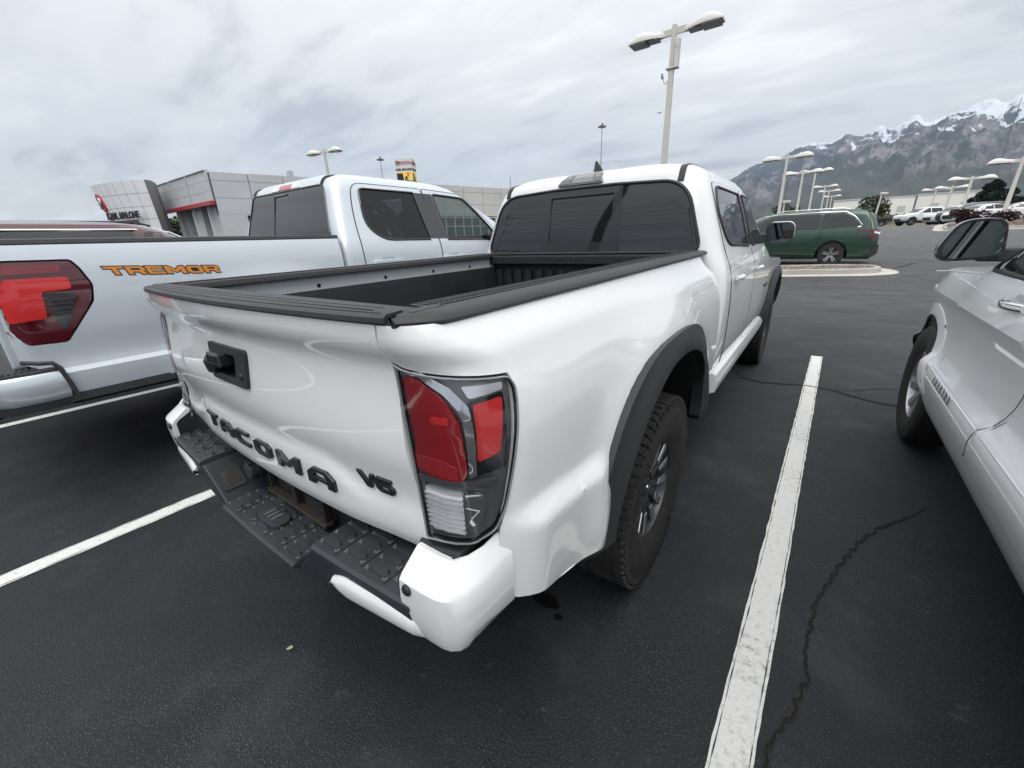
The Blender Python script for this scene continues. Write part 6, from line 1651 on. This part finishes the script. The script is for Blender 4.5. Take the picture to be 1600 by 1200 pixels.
def tree(label, x, y, h, w_, mat, kind, seed, n=1500, name='tree'):
    rg = random.Random(seed); z0 = gh(x, y); root = thing(name, label, 'tree', (x, y, z0), 0)
    obj('trunk', MB().tube([(0, 0, -.3), (.05*h*.1, 0, h*.35), (-.02*h, .02*h, h*.8)], [h*.035, h*.025, h*.008], 8), bark, root, 50)
    bl = []
    if kind == 'pine':
        for i in range(46):
            t = rg.random()**1.2; rr = w_*.5*(1-t)**.75; a = rg.uniform(0, 6.3); k = rg.uniform(.3, .92)
            bl.append((rr*k*math.cos(a), rr*k*math.sin(a), h*(.10+.86*t), max(.25, w_*.13*(1.15-t))))
    else:
        for i in range(16):
            a = rg.uniform(0, 6.3); k = rg.uniform(.1, .75); zz = rg.uniform(.35, .86)
            rr = w_*.5*math.sin(PI*min(1, max(.12, (zz-.12)/.85)))**.6
            bl.append((rr*k*math.cos(a), rr*k*math.sin(a), h*zz, w_*rg.uniform(.13, .22)))
    for i in range(5):
        b = bl[i*3 % len(bl)]; obj('limb', MB().tube([(0, 0, h*.25), (b[0]*.6, b[1]*.6, b[2]*.85), (b[0], b[1], b[2])], [h*.012, h*.008, h*.003], 5), bark, root, 50)
    obj('crown', crown_mb(rg, bl, n, w_*.055 if kind != 'pine' else w_*.05, .75 if kind == 'pine' else .85), mat, root, None)
    return root
x, y = AZ(11.1, 92); tree('large dark pine tree behind the far row of parked cars', x, y, EL(3.45, 92)-gh(x, y), 9.6, leaf_dark, 'pine', 4, 5200, 'pine_tree')
x, y = AZ(3.15, 90); tree('round light green tree at the end of the far parking lane', x, y, EL(2.75, 90)-gh(x, y)+.3, 5.6, leaf_mid, 'round', 8, 2600)
x, y = AZ(-4.3, 96); tree('dark green tree behind the nearest post beyond the minivan roof', x, y, 4.2, 5.6, leaf_mid, 'round', 12, 1600)
x, y = AZ(-1.4, 150); tree('distant green tree standing behind the concrete road wall', x, y, 5.2, 6, leaf_mid, 'round', 15, 1200)
x, y = AZ(-73.5, 90); tree('bushy dark tree far behind the maroon suv roof', x, y, EL(3.1, 90)-gh(x, y), 9, leaf_mid, 'round', 21, 1500)
for i, (az, w_) in enumerate(((-7.0, 5), (-5.9, 3.5), (-2.3, 6), (-.5, 3), (.4, 4), (14.5, 9), (12.9, 7))):
    x, y = AZ(az, 152); tree(['low green tree above the road wall, leftmost of the distant ones', 'thin green treetop above the road wall near the mast', 'wide distant green treetop above the road wall', 'small distant treetop right of the wide one', 'distant treetop beside the long white warehouse', 'broad distant tree at the right photo edge', 'distant tree right of the pine tree'][i], x, y, 3.6+w_*.25, w_, leaf_mid, 'round', 30+i, 500)
def shrub(label, x, y, h, w_, mat, seed, n=420, grp=None):
    rg = random.Random(seed); root = thing('shrub', label, 'shrub', (x, y, gh(x, y)+(.10 if mat is leaf_red else 0)), 0, grp)
    obj('stem', MB().tube([(0, 0, -.1), (0, 0, h*.4)], .05, 6), bark, root)
    bl = [(rg.uniform(-.3, .3)*w_, rg.uniform(-.3, .3)*w_, h*rg.uniform(.3, .65), w_*rg.uniform(.17, .27)) for _ in range(7)]
    obj('foliage', crown_mb(rg, bl, n, max(.06, w_*.075), h/w_), mat, root, None)
shrub('dark red shrub at the near corner of the far gravel island', 8.6, 40.3, 1.3, 2.2, leaf_red, 1, 900)
shrub('smaller dark red shrub right of the corner one on the far island', 10.3, 41.2, 1.1, 1.6, leaf_red, 2, 700)
shrub('low dark red shrub under the white sedan on the far island', 12.2, 43.0, .8, 1.9, leaf_red, 3, 700)
shrub('tiny green tuft on the gravel of the far island', 9.1, 38.3, .45, .6, leaf_sage, 4, 160)
shrub('second tiny green tuft on the far gravel island', 10.7, 38.5, .35, .6, leaf_sage, 5, 120)
rg = random.Random(77); mb = MB()
for i in range(170):     # sage on the bank: nobody could count it
    az = rg.uniform(-9, 15); D = rg.uniform(88, 124); x, y = AZ(az, D); w_ = rg.uniform(.8, 2.6)
    bl = [(x+rg.uniform(-.4, .4)*w_, y+rg.uniform(-.4, .4)*w_, gh(x, y)+w_*.3, w_*.35) for _ in range(4)]
    m2 = crown_mb(rg, bl, 46, .42, .75); mb.add(m2.v, m2.f)
tag(stuff(obj('sage_brush', mb, leaf_sage, None, None)), 'grey green sage brush covering the dry bank behind the lot', 'brush')

# ------------------------------------------------------------------ road wall, warehouses, mountains
conc = P('barrier_concrete', (.36, .35, .33), .9, vary=(.2, .12))
W0 = thing('road_wall', 'long low concrete wall along the raised road behind the brush', 'wall', (0, 128, 0), 0)
for i in range(22):
    x0 = -60+8*i; obj('wall_panel', MB().box((x0+4, 0, gh(x0, 128)+.55), (7.9, .3, 1.5)), conc, W0, None)
wh_w = P('warehouse_white', (.88, .87, .84), .6, vary=(.05, .04)); wh_r = P('warehouse_roof', (.55, .56, .57), .5)
def warehouse(label, az0, az1, D, el, dp=60, slope=0.0):
    a = Vector(AZ(az0, D)); b = Vector(AZ(az1, D)); c = (a+b)/2; L_ = (b-a).length; ang = math.atan2(b.y-a.y, b.x-a.x)
    r_ = thing('warehouse', label, 'building', (c.x, c.y, 0), ang)
    zt = EL(el, D)
    mb = MB().loft([[(-L_/2, y, 0), (L_/2, y, 0), (L_/2, y, zt+slope), (-L_/2, y, zt)] for y in (0, dp)]); obj('walls', mb, wh_w, r_, None, fix=True)
    obj('roof_edge', MB().loft([[(-L_/2-.3, y, zt), (L_/2+.3, y, zt+slope), (L_/2+.3, y, zt+slope+.6), (-L_/2-.3, y, zt+.6)] for y in (-.4, dp)]), wh_r, r_, None, fix=True)
    for k in range(int(L_/12)):
        obj('dock_door', MB().box((-L_/2+8+12*k, -.1, zt-6.2), (3.5, .3, 3.0)), wh_r, r_, None)
    return r_
warehouse('long low white warehouse left of the round green tree', -.05, 3.98, 330, 2.62)
warehouse('white warehouse right of the round green tree with sloping roofline', 4.0, 6.16, 345, 2.60)
warehouse('large white warehouse behind the lamp posts left of the pine tree', 6.32, 11.5, 350, 2.66)

def mountain():
    sky = [(-40, 1.0), (-30, 2.4), (-22, 4.0), (-14, 4.6), (-9.82, 5.66), (-8.2, 6.5), (-6.65, 7.25), (-5.8, 7.20), (-4.7, 7.63), (-3.5, 8.05), (-2.45, 8.34), (-1.42, 8.12), (-.27, 8.67), (.95, 8.22), (2.32, 8.87), (3.2, 8.43), (4.1, 9.0), (4.73, 9.26), (5.77, 8.64), (6.44, 8.8), (7.37, 9.24), (7.99, 9.38), (8.81, 9.54), (9.47, 9.79), (10.28, 9.36), (10.98, 9.68), (13, 10.2), (16, 9.6), (20, 10.4), (26, 9.0), (33, 9.6), (42, 7.8), (52, 8.2), (64, 6.0), (78, 4.0), (92, 1.5)]
    f = pchip([a for a, _ in sky], [b for _, b in sky])
    DR = 4200.0; D0 = 1100.0; nj = 150
    az_l = [-40+.6*i for i in range(46)]+[-12.6+.05*i for i in range(560)]+[15.4+.5*i for i in range(154)]
    ds = [D0+(DR-D0)*(j/nj) for j in range(nj+1)]+[DR+60*j for j in range(1, 16)]
    ox, oy = 1.24, -.415; mb = MB()
    RM = noise.ridged_multi_fractal
    for az in az_l:
        top = DR*math.tan(R(f(az)))
        sa, ca = math.sin(R(az)), math.cos(R(az))
        for d in ds:
            x, y = ox+d*sa, oy+d*ca
            t = (d-D0)/(DR-D0)
            wx = noise.noise((x*.0011, y*.0011, 3))*260; wy = noise.noise((x*.0011, y*.0011, 8))*260
            big = RM(((x+wx)*.0016, (y+wy)*.00075, 1.7), .95, 2.15, 6, 1.0, 2.0)
            fine = RM(((x-wy)*.0062, (y+wx)*.0038, 4.2), .9, 2.1, 5, 1.0, 2.0)
            if t <= 1:
                base = .07*t+.93*t**1.55
                env = (t*(1-t)*4)**.8*(.4+.6*t)
                rim = sst(1.0, .86, t)
                h = top*base+env*(210*(big-1.15)+46*(fine-1.1))+(1-rim)*t*22*(fine-1.1)
            else:
                h = top*(1-.4*(d-DR)/900)
            mb.v.append((x, y, 4+max(-6, h)))
    n1 = len(ds)
    for i in range(len(az_l)-1):
        for j in range(n1-1):
            a = i*n1+j; mb.f.append((a, a+n1, a+n1+1, a+1))
    m, n, l = nodes_of('mountain_rock'); b = n['Principled BSDF']; b.inputs['Roughness'].default_value = .95; b.inputs['Specular IOR Level'].default_value = .1
    tc = n.new('ShaderNodeTexCoord'); sep = n.new('ShaderNodeSeparateXYZ'); l.new(tc.outputs['Object'], sep.inputs[0])
    def nz(scale, det, rough, s3=(1, 1, 1), dist=0):
        mp = n.new('ShaderNodeMapping'); mp.inputs['Scale'].default_value = s3; l.new(tc.outputs['Object'], mp.inputs[0])
        t = n.new('ShaderNodeTexNoise'); t.inputs['Scale'].default_value = scale; t.inputs['Detail'].default_value = det; t.inputs['Roughness'].default_value = rough; t.inputs['Distortion'].default_value = dist; l.new(mp.outputs[0], t.inputs['Vector']); return t.outputs['Fac']
    def mixn(f_, a, b_):
        q = n.new('ShaderNodeMixRGB'); l.new(f_, q.inputs[0])
        for i, v in ((1, a), (2, b_)):
            if isinstance(v, tuple): q.inputs[i].default_value = (*v, 1)
            else: l.new(v, q.inputs[i])
        return q.outputs[0]
    def mr(s_, a, b_, c=0, d=1):
        q = n.new('ShaderNodeMapRange'); l.new(s_, q.inputs[0])
        for i, v in enumerate((a, b_, c, d)): q.inputs[i+1].default_value = v
        return q.outputs[0]
    def ma(op, a, b_):
        q = n.new('ShaderNodeMath'); q.operation = op
        for i, v in enumerate((a, b_)):
            if isinstance(v, (int, float)): q.inputs[i].default_value = v
            else: l.new(v, q.inputs[i])
        return q.outputs[0]
    geo = n.new('ShaderNodeNewGeometry'); sp = n.new('ShaderNodeSeparateXYZ'); l.new(geo.outputs['Normal'], sp.inputs[0])
    big = nz(.0026, 9, .66, (1, .45, 1), .6); fine = nz(.012, 9, .72, (1, .4, 1), .3); gul = nz(.0065, 9, .7, (1.2, .30, 1), 1.2)
    rock = mixn(mr(fine, .42, .58), (.075, .066, .072), (.27, .24, .245))
    col = mixn(mr(ma('ADD', big, ma('MULTIPLY', ma('SUBTRACT', sp.outputs['X'], 0), .10)), .45, .54), (.030, .038, .030), rock)
    col = mixn(mr(gul, .50, .58, 0, .8), col, (.028, .036, .033))
    low = mixn(mr(fine, .4, .6), (.050, .060, .046), (.090, .085, .068))
    col = mixn(mr(ma('ADD', sep.outputs['Z'], ma('MULTIPLY', ma('SUBTRACT', big, .5), 420)), 270, 110), col, low)
    hz = ma('ADD', sep.outputs['Z'], ma('ADD', ma('MULTIPLY', ma('SUBTRACT', gul, .5), 1350), ma('MULTIPLY', ma('SUBTRACT', fine, .5), 900)))
    hz = ma('ADD', hz, ma('MULTIPLY', ma('SUBTRACT', sp.outputs['Z'], .75), 300))
    hz = ma('ADD', hz, ma('MULTIPLY', sep.outputs['X'], .17))
    col = mixn(mr(hz, 598, 660), col, (.72, .75, .80))
    l.new(col, b.inputs['Base Color'])
    bp = n.new('ShaderNodeBump'); bp.inputs['Strength'].default_value = .6; bp.inputs['Distance'].default_value = 25
    l.new(fine, bp.inputs['Height']); l.new(bp.outputs[0], b.inputs['Normal'])
    return struct(obj('mountain', mb, m, None, 180))
mountain()
# valley air: one even box of pale haze round everything
hm, hn, hl_ = nodes_of('haze'); hn.remove(hn['Principled BSDF'])
pv = hn.new('ShaderNodeVolumePrincipled'); pv.inputs['Color'].default_value = (.60, .77, 1.0, 1); pv.inputs['Density'].default_value = .00013; pv.inputs['Anisotropy'].default_value = 0
hl_.new(pv.outputs[0], hn['Material Output'].inputs['Volume'])
stuff(obj('haze', MB().box((0, 0, 597), (11000, 11000, 1200)), hm, None, None))

# ------------------------------------------------------------------ far row of parked cars
navy = P('navy_paint', (.012, .016, .026), .3, coat=1); black_paint = P('black_paint', (.010, .010, .011), .3, coat=1); redp = P('red_paint', (.22, .014, .03), .3, coat=1); silver_p = P('silver_paint', (.50, .51, .52), .3, metal=.4, coat=1)
G = 'parked cars in the far row'
for nm, lab, cat_, x, y, rz, pt, kd in (
    ('pickup_truck', 'black pickup parked alone at the far end of the lane', 'pickup truck', 7.6, 76, 100, black_paint, 'truck'),
    ('pickup_truck', 'white pickup with its front towards the lane, first of the far row', 'pickup truck', 11.6, 63.5, 118, white, 'truck'),
    ('suv', 'white suv between the white pickup and the dark blue suv', 'suv', 13.0, 60.5, 118, white, 'suv'),
    ('suv', 'dark blue suv, the biggest dark car of the far row', 'suv', 13.0, 55.0, 122, navy, 'suv'),
    ('sedan', 'white car nosing out left of the red-leaved shrubs', 'car', 12.9, 51.5, 122, white, 'sedan'),
    ('sedan', 'white sedan seen from its side above the red-leaved shrubs', 'car', 15.2, 49.6, 95, white, 'sedan'),
    ('sedan', 'dark red car half hidden behind the white sedan', 'car', 16.8, 60, 118, redp, 'sedan'),
    ('suv', 'white suv behind the tail of the white sedan', 'suv', 17.0, 54.5, 118, white, 'suv'),
    ('suv', 'black suv right of the white sedan under the pine tree', 'suv', 18.0, 53.0, 120, black_paint, 'suv'),
    ('sedan', 'white car low behind the black door mirror', 'car', 16.6, 45.2, 118, white, 'sedan'),
    ('sedan', 'silver car right of the mirror at the photo edge', 'car', 18.3, 48.6, 118, silver_p, 'sedan'),
    ('sedan', 'bright red car at the right photo edge', 'car', 17.6, 44.0, 120, P('bright_red_paint', (.36, .018, .05), .3, coat=1), 'sedan'),
    ('sedan', 'white car roof showing above the front of the green minivan', 'car', -2.0, 60, 95, white, 'sedan'),
    ('sedan', 'red car roof showing above the middle of the green minivan', 'car', .5, 64, 95, redp, 'sedan')):
    car(nm, lab, cat_, (x, y, gh(x, y)), R(rz), pt, kd, G)
# power line behind the photographer, mirrored in the rear windows
pl = thing('power_line', 'steel power pole line with sagging cables behind the parking row', 'power line', (0, -46, 0), 0)
for x in (-78, -40, -4, 34):
    st = obj('pole', MB().tube([(x, 0, 0), (x, 0, 24)], [.42, .2], 8), P('mast_steel', (.20, .20, .205), .5, metal=.4), pl, 50)
    for z in (15, 18.5, 22): obj('cross_arm', MB().box((x, 0, z), (.3, 5.2, .22)), P('mast_steel', (.20, .20, .205), .5, metal=.4), st, None)
for yo in (-2.4, 2.4):
    for z in (14.8, 18.3, 21.8, 9.5 if yo > 0 else 11):
        pts = []
        for x0, x1 in ((-116, -78), (-78, -40), (-40, -4), (-4, 34), (34, 72)):
            pts += [(x0+(x1-x0)*k/8, yo, z-1.3*(1-(2*k/8-1)**2)) for k in range(8)]
        obj('cable', MB().tube(pts, .05, 5), blackp, pl, 60)
up = thing('utility_pole', 'steel utility pole standing in the lot behind the photographer', 'utility pole', (-6.9, -12.6, 0), 0)
obj('pole', MB().tube([(0, 0, 0), (0, 0, 2.2), (.05, 0, 2.3), (.35, 0, 11)], [.30, .30, .24, .20], 12), P('pole_dark', (.06, .055, .05), .7), up, 50)
bird = MB().add([(0, 0, 0), (.10, .05, .04), (.32, -.05, .10), (.12, -.08, .0), (-.10, .05, .04), (-.32, -.05, .10), (-.12, -.08, 0), (0, .22, .0), (0, -.22, .02), (0, 0, .06)], [(0, 1, 2, 3), (0, 6, 5, 4), (0, 3, 8), (0, 8, 6), (0, 7, 1), (0, 4, 7), (9, 7, 0), (9, 0, 8)])
x, y = AZ(-18.35, 40); tag(obj('bird', bird, P('bird_dark', (.02, .02, .02), .8)), 'tiny dark bird in the sky beside the big lamp post', 'bird').location = (x, y, EL(12.95, 40))
